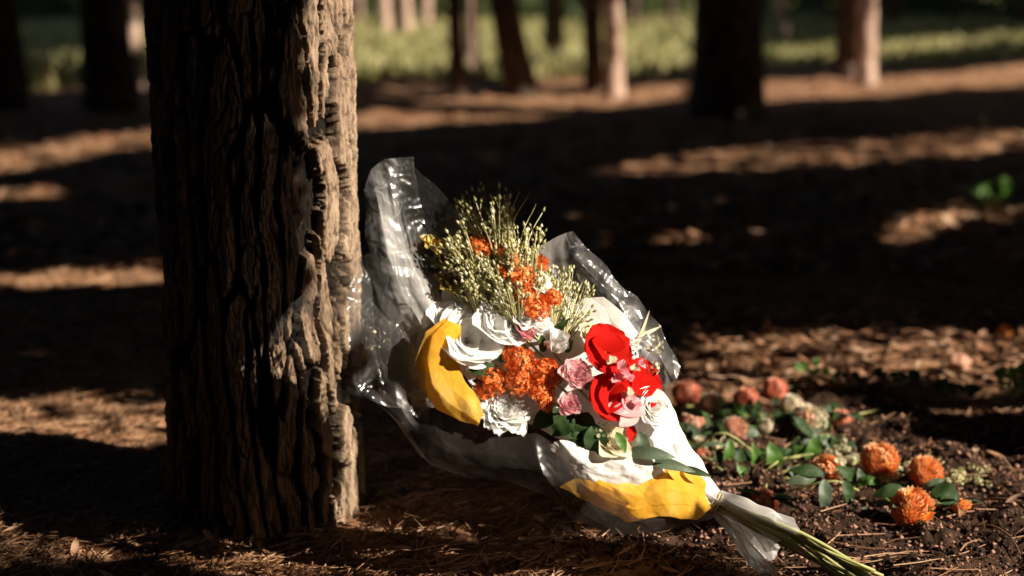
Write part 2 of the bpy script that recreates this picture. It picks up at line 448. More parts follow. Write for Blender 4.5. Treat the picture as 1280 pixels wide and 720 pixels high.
lit_ground([(660, 84), (760, 80), (760, 104), (660, 112)], 0.8)
lit_ground([(430, 108), (560, 100), (560, 118), (430, 128)], 0.5)
lit_ground([(835, 430), (1000, 414), (1330, 412), (1330, 462), (1100, 474), (900, 488), (835, 490)], 0.72)
lit_ground([(15, 84), (125, 80), (125, 122), (60, 122), (25, 112)], 0.95)     # meadow, left
lit_ground([(440, 30), (575, 25), (575, 92), (440, 98)], 0.8)      # meadow, centre
lit_ground([(590, 10), (860, 8), (860, 60), (590, 80)], 0.35)
lit_ground([(1212, 228), (1266, 228), (1266, 262), (1212, 262)], 1.0, 0.08)
lit_ground([(1205, 225), (1272, 225), (1272, 258), (1205, 258)], 1.0, 0.13)
lit_ground([(1235, 440), (1330, 440), (1330, 500), (1235, 500)], 0.45, 0.03)
# right-hand flowers and crumbly soil
lit_ground([(845, 455), (900, 440), (1000, 440), (1090, 455), (1100, 540), (1000, 560), (850, 540)], 0.98, 0.06)
lit_ground([(800, 484), (900, 470), (1000, 468), (1085, 490), (1100, 545), (1230, 560), (1240, 640), (1100, 690), (900, 650), (850, 560)], 0.98, 0.035)
lit_ground([(835, 500), (900, 484), (1000, 484), (1085, 505), (1090, 545), (1130, 556), (1220, 566), (1330, 556), (1330, 760), (985, 760), (985, 690), (930, 640), (870, 600)], 0.97)
# the bouquet and the right flank of the near trunk
REG.append((np.array([[1.28, 0.20], [1.66, 0.20], [1.66, 1.0], [1.28, 1.0]]), 1.0))
REG.append((np.array([[1.58, 0.08], [1.77, 0.02], [1.77, 0.22], [1.66, 0.33], [1.58, 0.33]]), 1.0))
REG.append((np.array([[1.555, 0.70], [1.82, 0.68], [1.82, 2.4], [1.53, 2.4]]), 1.0))
DARK = [np.array([(1.665, .31), (1.765, .21), (1.80, .19), (1.80, .70), (1.66, .72)]),     # ground under the bouquet, foot of the near trunk
        np.array([(1.20, .985), (1.522, .985), (1.522, .84), (1.562, .80), (1.562, 2.5), (1.20, 2.5)]),
        np.array([(1.2, .0), (1.2, .60), (1.355, .60), (1.385, .57), (1.40, .47), (1.44, .42), (1.47, .35), (1.50, .31), (1.5, .0)]),
        np.array([(1.490, .765), (1.490, .985), (1.525, .985), (1.525, .765)]),
        np.array([(1.49, .0), (1.5, .295), (1.60, .285), (1.615, .24), (1.615, .0)])]
FAINT = [np.array([(1.2, .56), (1.2, .72), (1.395, .72), (1.395, .65), (1.355, .58)]),
         np.array([(1.63, .34), (1.66, .30), (1.66, .47), (1.63, .47)])]

def inside(poly, u, w):
    c = np.zeros(u.shape, bool)
    n = len(poly)
    for i in range(n):
        x1, y1 = poly[i]; x2, y2 = poly[(i + 1) % n]
        if y1 == y2: continue
        m = ((y1 > w) != (y2 > w)) & (u < (x2 - x1) * (w - y1) / (y2 - y1) + x1)
        c ^= m
    return c

def openness(u, w, rad=0.0):
    o = np.zeros(u.shape)
    for poly, p in REG:
        for dx, dy in ((0, 0),) if rad is None else ((0, 0),):
            o = np.maximum(o, inside(poly, u, w) * p)
    for poly in DARK:
        o = np.where(inside(poly, u, w), 0, o)
    for poly in FAINT:
        o = np.where(inside(poly, u, w), np.minimum(o, 0.32), o)
    r = -w / TE
    gx_, gy_ = r * CA - u * SA, r * SA + u * CA
    mead = turf_amount(gx_, gy_) * (gx_ < 0.125 * gy_) * (gx_ > -0.27 * gy_)
    far = np.where((mead > 0.65) & (fbm(u * 0.3, w * 0.6, seed=3, oct=2) > -0.6), 0.97, 0.0)
    for poly in SHADE: far = np.where(inside(poly, u, w), 0, far); o = np.where(inside(poly, u, w), 0, o)
    return np.maximum(o, far)

# ------------------------------------------------------------------ background trees (photo position of the base, width, lean, label, sunlit)
TREES = [
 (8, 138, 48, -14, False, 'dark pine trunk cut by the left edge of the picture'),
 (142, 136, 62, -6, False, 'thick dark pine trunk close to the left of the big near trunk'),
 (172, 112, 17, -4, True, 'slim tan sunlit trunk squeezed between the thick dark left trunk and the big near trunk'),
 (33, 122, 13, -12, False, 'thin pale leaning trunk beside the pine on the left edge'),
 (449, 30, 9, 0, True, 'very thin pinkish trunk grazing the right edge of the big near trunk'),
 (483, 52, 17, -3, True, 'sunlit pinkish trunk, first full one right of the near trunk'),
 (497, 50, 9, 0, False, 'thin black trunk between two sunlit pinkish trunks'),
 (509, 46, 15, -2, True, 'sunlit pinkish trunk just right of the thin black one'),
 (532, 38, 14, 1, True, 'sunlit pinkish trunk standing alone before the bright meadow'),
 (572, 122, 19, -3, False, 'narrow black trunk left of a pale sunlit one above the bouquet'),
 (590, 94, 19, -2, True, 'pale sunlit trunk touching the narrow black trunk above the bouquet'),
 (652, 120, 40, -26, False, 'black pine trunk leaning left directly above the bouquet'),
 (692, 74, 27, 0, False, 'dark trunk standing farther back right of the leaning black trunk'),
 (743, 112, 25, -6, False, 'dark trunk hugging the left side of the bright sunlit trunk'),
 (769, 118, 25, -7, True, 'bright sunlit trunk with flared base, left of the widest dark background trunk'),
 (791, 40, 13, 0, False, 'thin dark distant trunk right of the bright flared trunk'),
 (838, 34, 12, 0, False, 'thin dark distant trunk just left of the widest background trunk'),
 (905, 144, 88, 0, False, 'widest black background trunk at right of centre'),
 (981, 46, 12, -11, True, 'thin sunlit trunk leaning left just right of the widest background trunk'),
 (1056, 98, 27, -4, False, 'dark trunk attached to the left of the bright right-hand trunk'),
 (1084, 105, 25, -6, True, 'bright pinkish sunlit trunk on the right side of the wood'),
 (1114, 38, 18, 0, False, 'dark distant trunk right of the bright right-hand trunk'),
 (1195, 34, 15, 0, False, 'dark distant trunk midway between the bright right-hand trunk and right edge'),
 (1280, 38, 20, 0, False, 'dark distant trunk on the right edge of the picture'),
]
tree_pos = []
SHADE = []
for (px, py, w, lean, lit, lab) in TREES:
    g = G(px, py)
    d = g[1]
    r = w * d / 1741 / 2
    tree_pos.append((g, r))
    if lit: lit_tree(g[0], g[1], r * 1.25)
    elif g[1] < 20:
        u_, w_ = uw(np.array([g[0], g[1], 0.0]))
        SHADE.append(np.array([[u_ - r * 1.1, w_ + 0.12], [u_ + r * 1.1, w_ + 0.12], [u_ + r * 1.1, w_ + 2.5], [u_ - r * 1.1, w_ + 2.5]]))

def crown_leaves(mb, c, R, H, n, size):
    """needle tufts spread through a flattened crown, thinner where the sun comes through"""
    a = rng.uniform(0, 2 * PI, n); rr = R * np.sqrt(rng.uniform(0, 1, n)); h = rng.uniform(0, 1, n)
    rr = rr * (1.05 - 0.7 * h)
    p = np.stack([c[0] + rr * np.cos(a), c[1] + rr * np.sin(a), c[2] + H * h], 1)
    p[:, 2] += 0.4 * vnoise(p[:, 0], p[:, 1], seed=4)
    u, w = uw(p)
    keep = rng.uniform(0, 1, n) > openness(u, w)
    keep &= vnoise(p[:, 0] * 0.9, p[:, 1] * 0.9, p[:, 2] * 0.9, 8) > -0.35
    add_leaves(mb, p[keep], size)

def add_leaves(mb, p, size, flat=None, pointed=True):
    n = len(p)
    if n == 0: return
    nrm = rng.normal(size=(n, 3))
    if flat is not None: nrm = nrm * flat[1] + np.asarray(flat[0])
    nrm /= np.linalg.norm(nrm, axis=1)[:, None]
    t = rng.normal(size=(n, 3)); t -= nrm * (t * nrm).sum(1)[:, None]; t /= np.linalg.norm(t, axis=1)[:, None]
    b = np.cross(nrm, t)
    s = np.asarray(size) * rng.uniform(0.7, 1.3, n)
    s = s[:, None]
    v = np.stack([p - t * s, p + b * s * 0.6 - t * s * 0.1, p + t * s, p - b * s * 0.6 - t * s * 0.1], 1)
    mb.add(v.reshape(-1, 3), np.arange(4 * n).reshape(n, 4))

def trunk_mesh(mb, base, r, height, lean_vec, sides=40, rows=70, seed=0, amp=0.06, flare=0.45):
    th = np.linspace(0, 2 * PI, sides, endpoint=False)
    zz = np.linspace(0, 1, rows) ** 1.6 * height
    T, Z = np.meshgrid(th, zz)
    rad = r * (1 - 0.45 * Z / height) * (1 + flare * np.exp(-Z / (r * 1.6)) * (1 + 0.35 * np.sin(T * 5 + seed)))
    rad = rad * (1 + amp * fbm(np.cos(T) * 4 + seed, np.sin(T) * 4, Z / r * 0.5, seed, 3))
    X = base[0] + rad * np.cos(T) + lean_vec[0] * Z + 0.06 * r * np.sin(Z * 1.7 + seed)
    Y = base[1] + rad * np.sin(T) + lean_vec[1] * Z
    v = np.stack([X, Y, base[2] + Z - 0.03], -1).reshape(-1, 3)
    mb.add(v, grid_faces(sides, rows, True))

for k, ((px, py, w, lean, lit, lab), (g, r)) in enumerate(zip(TREES, tree_pos)):
    root = thing('pine_tree', (g[0], g[1], 0), lab, 'tree', 'pine trunks of the wood behind the bouquet')
    ht = 7.0 + 2.0 * rng.random()
    mb = MB()
    # lean in pixels between the base and the top of the picture
    zt = P(px, 0, g[1])[2]
    lx = (lean / 1741 * g[1]) / max(zt, 0.05) * 0.8
    trunk_mesh(mb, (g[0], g[1], 0), r * 0.92, ht, (lx if abs(lx) < 0.3 else math.copysign(0.3, lx), 0.0), seed=k * 3 + 1, flare=0.22)
    for j in range(7):     # bare limbs under the crown
        a = j * 2.4 + k; z0 = ht * (0.66 + 0.045 * j)
        p0 = np.array([g[0] + lx * z0, g[1], z0]); L_ = 1.6 - 0.12 * j
        tube(mb, [p0, p0 + np.array([math.cos(a), math.sin(a), 0.25]) * L_ * 0.5, p0 + np.array([math.cos(a), math.sin(a), 0.5]) * L_], r * 0.22, r * 0.05, 5, 6)
    part('trunk', mb, M['bark_lit' if lit else 'bark_shaded'], root)
    mc = MB()
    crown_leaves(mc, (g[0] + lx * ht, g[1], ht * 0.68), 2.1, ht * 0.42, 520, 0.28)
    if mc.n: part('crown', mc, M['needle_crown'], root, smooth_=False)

# ------------------------------------------------------------------ the near pine
_a, _b = P(312, 0, 1.90), P(324, 330, 1.90)
LEAN = (_a[0] - _b[0]) / (_a[2] - _b[2])
TB = np.array([_b[0] - LEAN * _b[2], 1.90, 0.0])
TR = 0.134
def big_trunk():
    root = thing('pine_tree', (TB[0], TB[1], 0), 'massive near pine trunk with deeply furrowed bark that the bouquet leans on', 'tree')
    mb = MB()
    nz, nt_ = 1000, 760
    zz = np.linspace(-0.04, 1.35, nz); th = np.linspace(0, 2 * PI, nt_, endpoint=False)
    T, Z = np.meshgrid(th, zz)
    # long plates: jittered cells stretched upright, warped
    ncell = 29
    s = T / (2 * PI) * ncell
    wx = 0.5 * fbm(np.cos(T) * 2.2 + 3, np.sin(T) * 2.2, Z * 7, 21, 4)
    wz = 0.5 * fbm(np.cos(T) * 3, np.sin(T) * 3 + 9, Z * 7, 31, 2)
    f1, f2, cid = voro(s + wx, Z * 3.7 + wz + 40, 5, ncell)
    e = f2 - f1
    n_mid = fbm(np.cos(T) * 13, np.sin(T) * 13, Z * 24, 41, 5, 0.6)
    plate = smooth(0.16, 0.25, e + 0.12 * n_mid)
    # finer cracks over the plates
    g1, g2, gid = voro(s * 1.7 + wx * 2.6, Z * 9 + wz * 2 + 11, 15, 49)
    crack = smooth(0.03, 0.13, g2 - g1 + 0.10 * n_mid)
    fine = fbm(np.cos(T) * 34, np.sin(T) * 34, Z * 60, 51, 4, 0.6)
    flk = fbm(np.cos(T) * 8, np.sin(T) * 8, Z * 15, 61, 4, 0.6) * 2.6 + 4
    flake = (np.floor(flk) + smooth(0.75, 1.0, flk - np.floor(flk))) / 8
    d = 0.015 * plate * (0.75 + 0.25 * cid) + 0.0035 * plate * crack + 0.007 * plate * flake + 0.0012 * fine + 0.0016 * fbm(np.cos(T) * 80, np.sin(T) * 80, Z * 110, 81, 2)
    d = d + 0.004 * fbm(np.cos(T) * 1.5, np.sin(T) * 1.5, Z * 2, 71, 2)
    rad = TR - 0.020 + d + 0.004 * np.exp(-np.maximum(Z, 0) / 0.10) * (1 + 0.5 * np.sin(4 * T + 1))
    X = TB[0] + rad * np.cos(T) + LEAN * Z
    Y = TB[1] + rad * np.sin(T) + 0.0 * Z
    hgt = np.clip(plate * (0.5 + 0.5 * crack), 0, 1)
    mb.add(np.stack([X, Y, Z], -1).reshape(-1, 3), grid_faces(nt_, nz, True), height=hgt.ravel())
    # the trunk goes on above the picture
    mu = MB()
    trunk_mesh(mu, (TB[0] + LEAN * 1.33, TB[1], 1.33), TR * 0.96, 7.2, (LEAN, 0.0), 48, 60, 5, flare=0.0)
    t = part('trunk', mb, M['bark'], root)
    for j in range(8):
        a = j * 2.4; z0 = 5.3 + 0.4 * j
        p0 = np.array([TB[0] + LEAN * z0, TB[1], z0]); L_ = 2.0 - 0.12 * j
        tube(mu, [p0, p0 + np.array([math.cos(a), math.sin(a), 0.25]) * L_ * 0.5, p0 + np.array([math.cos(a), math.sin(a), 0.5]) * L_], 0.04, 0.01, 5, 6)
    part('trunk', mu, M['bark_lit'], root)
    mc = MB(); crown_leaves(mc, (TB[0] - 0.15, TB[1], 5.6), 2.4, 3.4, 900, 0.26)
    part('crown', mc, M['needle_crown'], root, smooth_=False)
big_trunk()

# ------------------------------------------------------------------ ground
def axis_pts(lo, hi, n0, ext_lo, ext_hi, g=1.09):
    a = list(np.linspace(lo, hi, n0)); st = (hi - lo) / (n0 - 1)
    x, s = hi, st
    while x < ext_hi: s *= g; x += s; a.append(x)
    x, s = lo, st
    while x > ext_lo: s *= g; x -= s; a.insert(0, x)
    return np.array(a)

def soil_amount(x, y):
    """bare crumbly soil right and front of the bouquet"""
    d = np.hypot((x - 0.62) / 0.66, (y - 1.98) / 0.46)
    return smooth(1.15, 0.7, d + 0.25 * vnoise(x * 7, y * 7, seed=77))

def ground_z(x, y):
    near = np.exp(-((y - 2.2) / 3.0) ** 2)
    z = 0.010 * fbm(x * 3, y * 3, seed=2, oct=3) * np.clip(y / 3, 0.5, 2)
    z = z + near * (0.006 * fbm(x * 22, y * 22, seed=6, oct=3))
    s = soil_amount(x, y)
    z = z + s * (0.020 * np.clip(fbm(x * 9, y * 9, seed=12, oct=2), -0.4, 1) + 0.010 * np.abs(fbm(x * 45, y * 45, seed=13, oct=3)) + 0.008)
    z = z - 0.006
    return z

gx = axis_pts(-1.3, 1.6, 380, -160, 160); gy = axis_pts(1.3, 4.2, 370, -12, 260)
X, Y = np.meshgrid(gx, gy)
Z = ground_z(X, Y)
mb = MB()
mb.add(np.stack([X, Y, Z], -1).reshape(-1, 3), grid_faces(len(gx), len(gy)), soil=soil_amount(X, Y).ravel(), turf=turf_amount(X, Y).ravel())
solo('ground', mb, M['ground'], (0, 0, 0), None, None, kind='structure')

# ------------------------------------------------------------------ ground cover that nobody could count
def in_view(x, y, m=0.06):
    return np.abs(x) < (0.36 + m) * y + 0.1

def scatter_needles(n, ylo, yhi, ln, wd, pw=2.0):
    y = ylo + (yhi - ylo) * rng.uniform(0, 1, n) ** pw
    x = rng.uniform(-1, 1, n) * (0.40 * y + 0.1)
    bare = np.maximum(soil_amount(x, y), smooth(0.42, 0.3, np.hypot((x - 0.42) * 0.7, y - 2.15)))
    k = rng.uniform(0, 1, n) > 0.9 * bare
    x, y = x[k], y[k]; n = len(x)
    a = rng.uniform(0, PI, n); l = ln * rng.uniform(0.5, 1.2, n)
    z = ground_z(x, y) + rng.uniform(0.001, 0.008, n)
    tilt = rng.normal(0, 0.10, n)
    dx, dy, dz = np.cos(a) * l / 2, np.sin(a) * l / 2, tilt * l / 2
    px, py = -np.sin(a) * wd, np.cos(a) * wd
    c = np.stack([x, y, z], 1); d = np.stack([dx, dy, dz], 1); p = np.stack([px, py, 0 * px + wd * 0.4], 1)
    bend = np.stack([-dy, dx, np.abs(dz) * 0 + 0.03 * l], 1) * rng.normal(0, 0.25, n)[:, None]
    v = np.stack([c - d - p, c - d + p, c + bend + p, c + bend - p, c + d + p * 0.6, c + d - p * 0.6], 1).reshape(-1, 3)
    i = np.arange(n)[:, None] * 6
    q = np.concatenate([i + np.array([[0, 1, 2, 3]]), i + np.array([[3, 2, 4, 5]])])
    return v, q

mb = MB()
mb.add(*scatter_needles(26000, 1.55, 5.0, 0.075, 0.0008, 1.6))
mb.add(*scatter_needles(9000, 3.0, 12.0, 0.12, 0.002, 1.4))
solo('pine_needles', mb, M['needle'], (0, 0, 0), 'dry brown pine needles strewn over the forest floor', 'pine needles', kind='stuff', smooth_=False)

def leaf_flakes(mb, x, y, size, lift=0.006):
    n = len(x)
    z = ground_z(x, y) + lift * rng.uniform(0.2, 1.5, n)
    a = rng.uniform(0, 2 * PI, n)
    s = size * rng.uniform(0.5, 1.3, n)
    u = np.array([-1, -0.45, 0.1, 0.6, 1.0]); wprof = np.array([0.05, 0.42, 0.5, 0.33, 0.03])
    tiltx = rng.normal(0, 0.45, n); curl = rng.uniform(0.0, 0.9, n)
    V = []
    for ui, wi in zip(u, wprof):
        for side in (-1, 0, 1):
            lx = ui * s; ly = side * wi * s * (1 - 0.35 * curl)
            lz = (abs(side) * curl * wi * 0.6 + 0.22 * curl * ui * ui) * s + ui * tiltx * s * 0.5 + 0.3 * s * np.abs(tiltx)
            V.append(np.stack([x + lx * np.cos(a) - ly * np.sin(a), y + lx * np.sin(a) + ly * np.cos(a), z + lz], 1))
    v = np.stack(V, 1).reshape(-1, 3)
    base = np.arange(n)[:, None] * 15
    q = []
    for r_ in range(4):
        for c_ in range(2):
            i0 = r_ * 3 + c_
            q.append(base + np.array([[i0, i0 + 1, i0 + 4, i0 + 3]]))
    mb.add(v, np.concatenate(q))

mb = MB()
n = 2600
y = 1.6 + 2.6 * rng.uniform(0, 1, n) ** 1.3; x = rng.uniform(-1, 1, n) * (0.4 * y + 0.1)
keep = (soil_amount(x, y) < 0.35) | (rng.uniform(0, 1, n) < 0.12)
leaf_flakes(mb, x[keep], y[keep], 0.011)
n = 1700                                                      # thicker drift of leaves right of the bouquet
y = rng.uniform(2.45, 3.1, n); x = rng.uniform(0.2, 1.3, n)
leaf_flakes(mb, x, y, 0.017, 0.012)
n = 9000
y = 3.6 + 16 * rng.uniform(0, 1, n) ** 1.5; x = rng.uniform(-1, 1, n) * (0.42 * y)
keep = turf_amount(x, y) < 0.5
leaf_flakes(mb, x[keep], y[keep], 0.032, 0.012)
solo('leaf_litter', mb, M['deadleaf'], (0, 0, 0), 'orange brown dead leaves littering the forest floor', 'leaf litter', kind='stuff')

def crumbs(n, fn, smin, smax):
    pts = []
    while len(pts) < n:
        x = rng.uniform(0.05, 1.25); y = rng.uniform(1.5, 2.35)
        if rng.random() < fn(x, y): pts.append((x, y))
    p = np.array(pts)
    z = ground_z(p[:, 0], p[:, 1])
    s = smin + (smax - smin) * rng.uniform(0, 1, n) ** 4
    base = np.array([[1, 0, 0], [-1, 0, 0], [0, 1, 0], [0, -1, 0], [0, 0, 1], [0, 0, -1.0]])
    tri = np.array([[0, 2, 4], [2, 1, 4], [1, 3, 4], [3, 0, 4], [2, 0, 5], [1, 2, 5], [3, 1, 5], [0, 3, 5]])
    jit = rng.uniform(0.7, 1.2, (n, 6, 1))
    rot = rng.normal(0, 0.16, (n, 6, 3))
    v = base[None] * jit + rot
    v = v * s[:, None, None]
    v[:, :, 2] *= 0.8
    v = v + np.stack([p[:, 0], p[:, 1], z + s * 0.4], 1)[:, None, :]
    return v.reshape(-1, 3), (np.arange(n)[:, None, None] * 6 + tri[None]).reshape(-1, 3)

mb = MB()
sv = lambda x, y: float(soil_amount(np.array(x), np.array(y)))
v, t = crumbs(30000, sv, 0.0010, 0.0048)
mb.add(v, None, t)
solo('soil_crumbs', mb, M['crumb'], (0, 0, 0), 'dark crumbly soil grains heaped around the orange flowers', 'soil', kind='stuff')

# meadow grass beyond the trees
def grass(n, ylo, yhi):
    y = ylo + (yhi - ylo) * rng.uniform(0, 1, n) ** 1.5
    x = rng.uniform(-1, 1, n) * 0.46 * y
    k = (turf_amount(x, y) > 0.35) & (vnoise(x * 0.8, y * 0.8, seed=91) > -0.5)
    x, y = x[k], y[k]; n = len(x)
    h = (0.10 + 0.16 * rng.random(n)) * (0.8 + 0.5 * vnoise(x * 0.5, y * 0.5, seed=93))
    a = rng.uniform(0, 2 * PI, n); wd = 0.008 + 0.0012 * y
    ln = rng.normal(0, 0.4, (n, 2)) * h[:, None]
    z = ground_z(x, y)
    p = np.stack([x, y, z], 1); s = np.stack([np.cos(a) * wd, np.sin(a) * wd, 0 * a], 1)
    mid = p + np.stack([ln[:, 0] * 0.35, ln[:, 1] * 0.35, h * 0.6], 1)
    top = p + np.stack([ln[:, 0], ln[:, 1], h], 1)
    v = np.stack([p - s, p + s, mid + s * 0.8, mid - s * 0.8, top + s * 0.15, top - s * 0.15], 1).reshape(-1, 3)
    i = np.arange(n)[:, None] * 6
    return v, np.concatenate([i + np.array([[0, 1, 2, 3]]), i + np.array([[3, 2, 4, 5]])])
mb = MB(); mb.add(*grass(60000, 8.5, 60))
solo('meadow_grass', mb, M['grass'], (0, 0, 0), 'pale green meadow grass beyond the tree trunks', 'grass', kind='stuff', smooth_=False)

# undergrowth far behind the trunks
mb = MB()
for k in range(75):
    y = 30 + 34 * random.random() ** 1.2
    x = (random.random() * 2 - 1) * 0.48 * y
    if turf_amount(np.array(x), np.array(y)) < 0.4: continue
    if -0.14 * y < x < -0.03 * y and y < 36: continue
    hgt = 0.5 + 1.6 * random.random(); wdt = 0.8 + 1.4 * random.random()
    n = 420
    q = rng.normal(size=(n, 3)); q /= np.linalg.norm(q, axis=1)[:, None]
    q *= (0.55 + 0.45 * rng.uniform(0, 1, n) ** 0.5)[:, None] * (1 + 0.35 * vnoise(q[:, 0] * 2 + k, q[:, 1] * 2, q[:, 2] * 2, 5))[:, None]
    p = np.stack([x + q[:, 0] * wdt, y + q[:, 1] * wdt, np.abs(q[:, 2]) * hgt], 1)
    add_leaves(mb, p, 0.11)
solo('undergrowth', mb, M['under'], (0, 0, 0), 'blurred green undergrowth at the far edge of the wood', 'undergrowth', kind='stuff', smooth_=False)

# unseen leaf screen added on the right: leaves wherever shade should fall
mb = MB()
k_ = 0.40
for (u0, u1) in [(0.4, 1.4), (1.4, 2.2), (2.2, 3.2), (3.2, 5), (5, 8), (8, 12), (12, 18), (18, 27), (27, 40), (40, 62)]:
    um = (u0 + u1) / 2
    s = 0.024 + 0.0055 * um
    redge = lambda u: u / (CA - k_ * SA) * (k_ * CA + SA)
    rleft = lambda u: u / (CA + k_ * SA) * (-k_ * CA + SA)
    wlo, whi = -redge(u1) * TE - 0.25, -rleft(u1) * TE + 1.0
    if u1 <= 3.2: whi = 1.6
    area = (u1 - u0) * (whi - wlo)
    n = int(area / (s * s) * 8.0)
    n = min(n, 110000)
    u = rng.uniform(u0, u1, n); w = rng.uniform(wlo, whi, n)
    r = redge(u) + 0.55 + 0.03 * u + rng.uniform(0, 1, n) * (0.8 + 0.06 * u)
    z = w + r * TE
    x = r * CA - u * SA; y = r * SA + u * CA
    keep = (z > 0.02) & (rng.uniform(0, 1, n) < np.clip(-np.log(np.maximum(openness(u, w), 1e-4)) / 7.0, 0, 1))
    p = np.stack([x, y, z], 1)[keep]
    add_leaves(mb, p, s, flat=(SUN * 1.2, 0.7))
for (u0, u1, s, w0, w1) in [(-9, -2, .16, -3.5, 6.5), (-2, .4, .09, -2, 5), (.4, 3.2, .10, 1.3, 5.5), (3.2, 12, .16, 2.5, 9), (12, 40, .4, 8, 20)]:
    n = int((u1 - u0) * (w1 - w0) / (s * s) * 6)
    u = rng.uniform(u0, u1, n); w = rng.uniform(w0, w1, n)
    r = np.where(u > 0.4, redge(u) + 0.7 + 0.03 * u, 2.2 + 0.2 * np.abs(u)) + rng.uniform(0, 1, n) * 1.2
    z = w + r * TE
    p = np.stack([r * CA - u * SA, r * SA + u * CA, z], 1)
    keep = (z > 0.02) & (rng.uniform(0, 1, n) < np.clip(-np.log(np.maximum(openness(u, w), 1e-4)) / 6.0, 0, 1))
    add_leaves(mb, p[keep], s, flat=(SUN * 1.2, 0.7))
solo('sun_gobo', mb, M['sun_gobo'], (0, 0, 0), 'unseen leaf screen added on the right to shape the sunlight', 'sun_gobo', kind='stuff', smooth_=False)

# unseen wood behind, left and above the viewer, added to block sky light
mb = MB()
n = 8000
a = rng.uniform(math.radians(105), math.radians(285), n); rr = rng.uniform(6, 9, n)
p = np.stack([rr * np.cos(a), rr * np.sin(a) + 1.5, rng.uniform(0.1, 7.5, n)], 1)
u, w = uw(p)
keep = (np.abs(p[:, 0]) > 0.45 * p[:, 1] + 1.5) & (vnoise(p[:, 0] * .5, p[:, 1] * .5, p[:, 2] * .5, 4) > -0.3)
keep &= ~((p[:, 0] > 0) & (rng.uniform(0, 1, n) < openness(u, w)))
add_leaves(mb, p[keep], 0.42)
n = 9000
p = np.stack([rng.uniform(-7, 9, n), rng.uniform(-5, 11, n), rng.uniform(7.5, 9.5, n)], 1)
u, w = uw(p)
keep = (rng.uniform(0, 1, n) > openness(u, w)) & (vnoise(p[:, 0] * .6, p[:, 1] * .6, seed=14) > -0.25)
add_leaves(mb, p[keep], 0.4)
solo('sky_block_canopy', mb, M['needle_crown'], (0, 0, 0), 'unseen canopy of the surrounding wood added to block sky light', 'canopy', kind='stuff', smooth_=False)

# ------------------------------------------------------------------ flower builders
def petal(mb, c, n, az, L_, W, phi0, phi1, cup=0.25, frill=0.0, nu=7, nv=8, ph=0.0, base=0.0, tip=0.0):
    """one petal leaving c; phi = angle from the axis n at the root / at the tip"""
    x, y, n = basis(n)
    rad = math.cos(az) * x + math.sin(az) * y
    tan = np.cross(n, rad)
    v = np.linspace(0, 1, nv); u = np.linspace(-1, 1, nu)
    phi = phi0 + (phi1 - phi0) * v
    ds = L_ / (nv - 1)
    R = np.concatenate([[0], np.cumsum(np.sin((phi[1:] + phi[:-1]) / 2) * ds)]) + base
    A = np.concatenate([[0], np.cumsum(np.cos((phi[1:] + phi[:-1]) / 2) * ds)])
    prof = np.sin(PI * (0.10 + 0.80 * v ** 0.85)) ** 0.75
    if tip: prof = prof * (1 - tip * v ** 3)
    U, V = np.meshgrid(u, v)
    PR = prof[:, None]
    lat = U * W * PR
    inw = cup * W * U ** 2 * PR
    fr = frill * W * np.sin(U * 6.5 + ph + V * 3) * V ** 1.5
    endc = -0.12 * L_ * (U ** 2) * V ** 2
    s, c_ = np.sin(phi)[:, None], np.cos(phi)[:, None]
    rr = R[:, None] + endc * s - inw * c_ + fr * c_
    aa = A[:, None] + endc * c_ + inw * s + fr * s
    pts = np.asarray(c)[None, None] + rr[..., None] * rad + aa[..., None] * n + lat[..., None] * tan
    mb.add(pts.reshape(-1, 3), grid_faces(nu, nv), tip=np.repeat(v, nu))

def bloom(c, n, R, count, pin=(0.0, 0.35), pout=(0.9, 1.7), wid=0.6, cup=0.35, frill=0.0, inner=0.45, nu=7, nv=7, jit=0.12, seed=1):
    mb = MB(); rs = random.Random(seed)
    for k in range(count):
        t = (k / max(1, count - 1)) ** 0.8
        L_ = R * (inner + (1.15 - inner) * t) * (1 + rs.uniform(-jit, jit))
        petal(mb, c, n, k * 2.39996 + rs.uniform(-.2, .2), L_, R * wid * (0.55 + 0.45 * t),
              pin[0] + (pout[0] - pin[0]) * t, pin[1] + (pout[1] - pin[1]) * t + rs.uniform(-jit, jit), cup, frill, nu, nv, rs.uniform(0, 6), base=R * 0.04)
    return mb

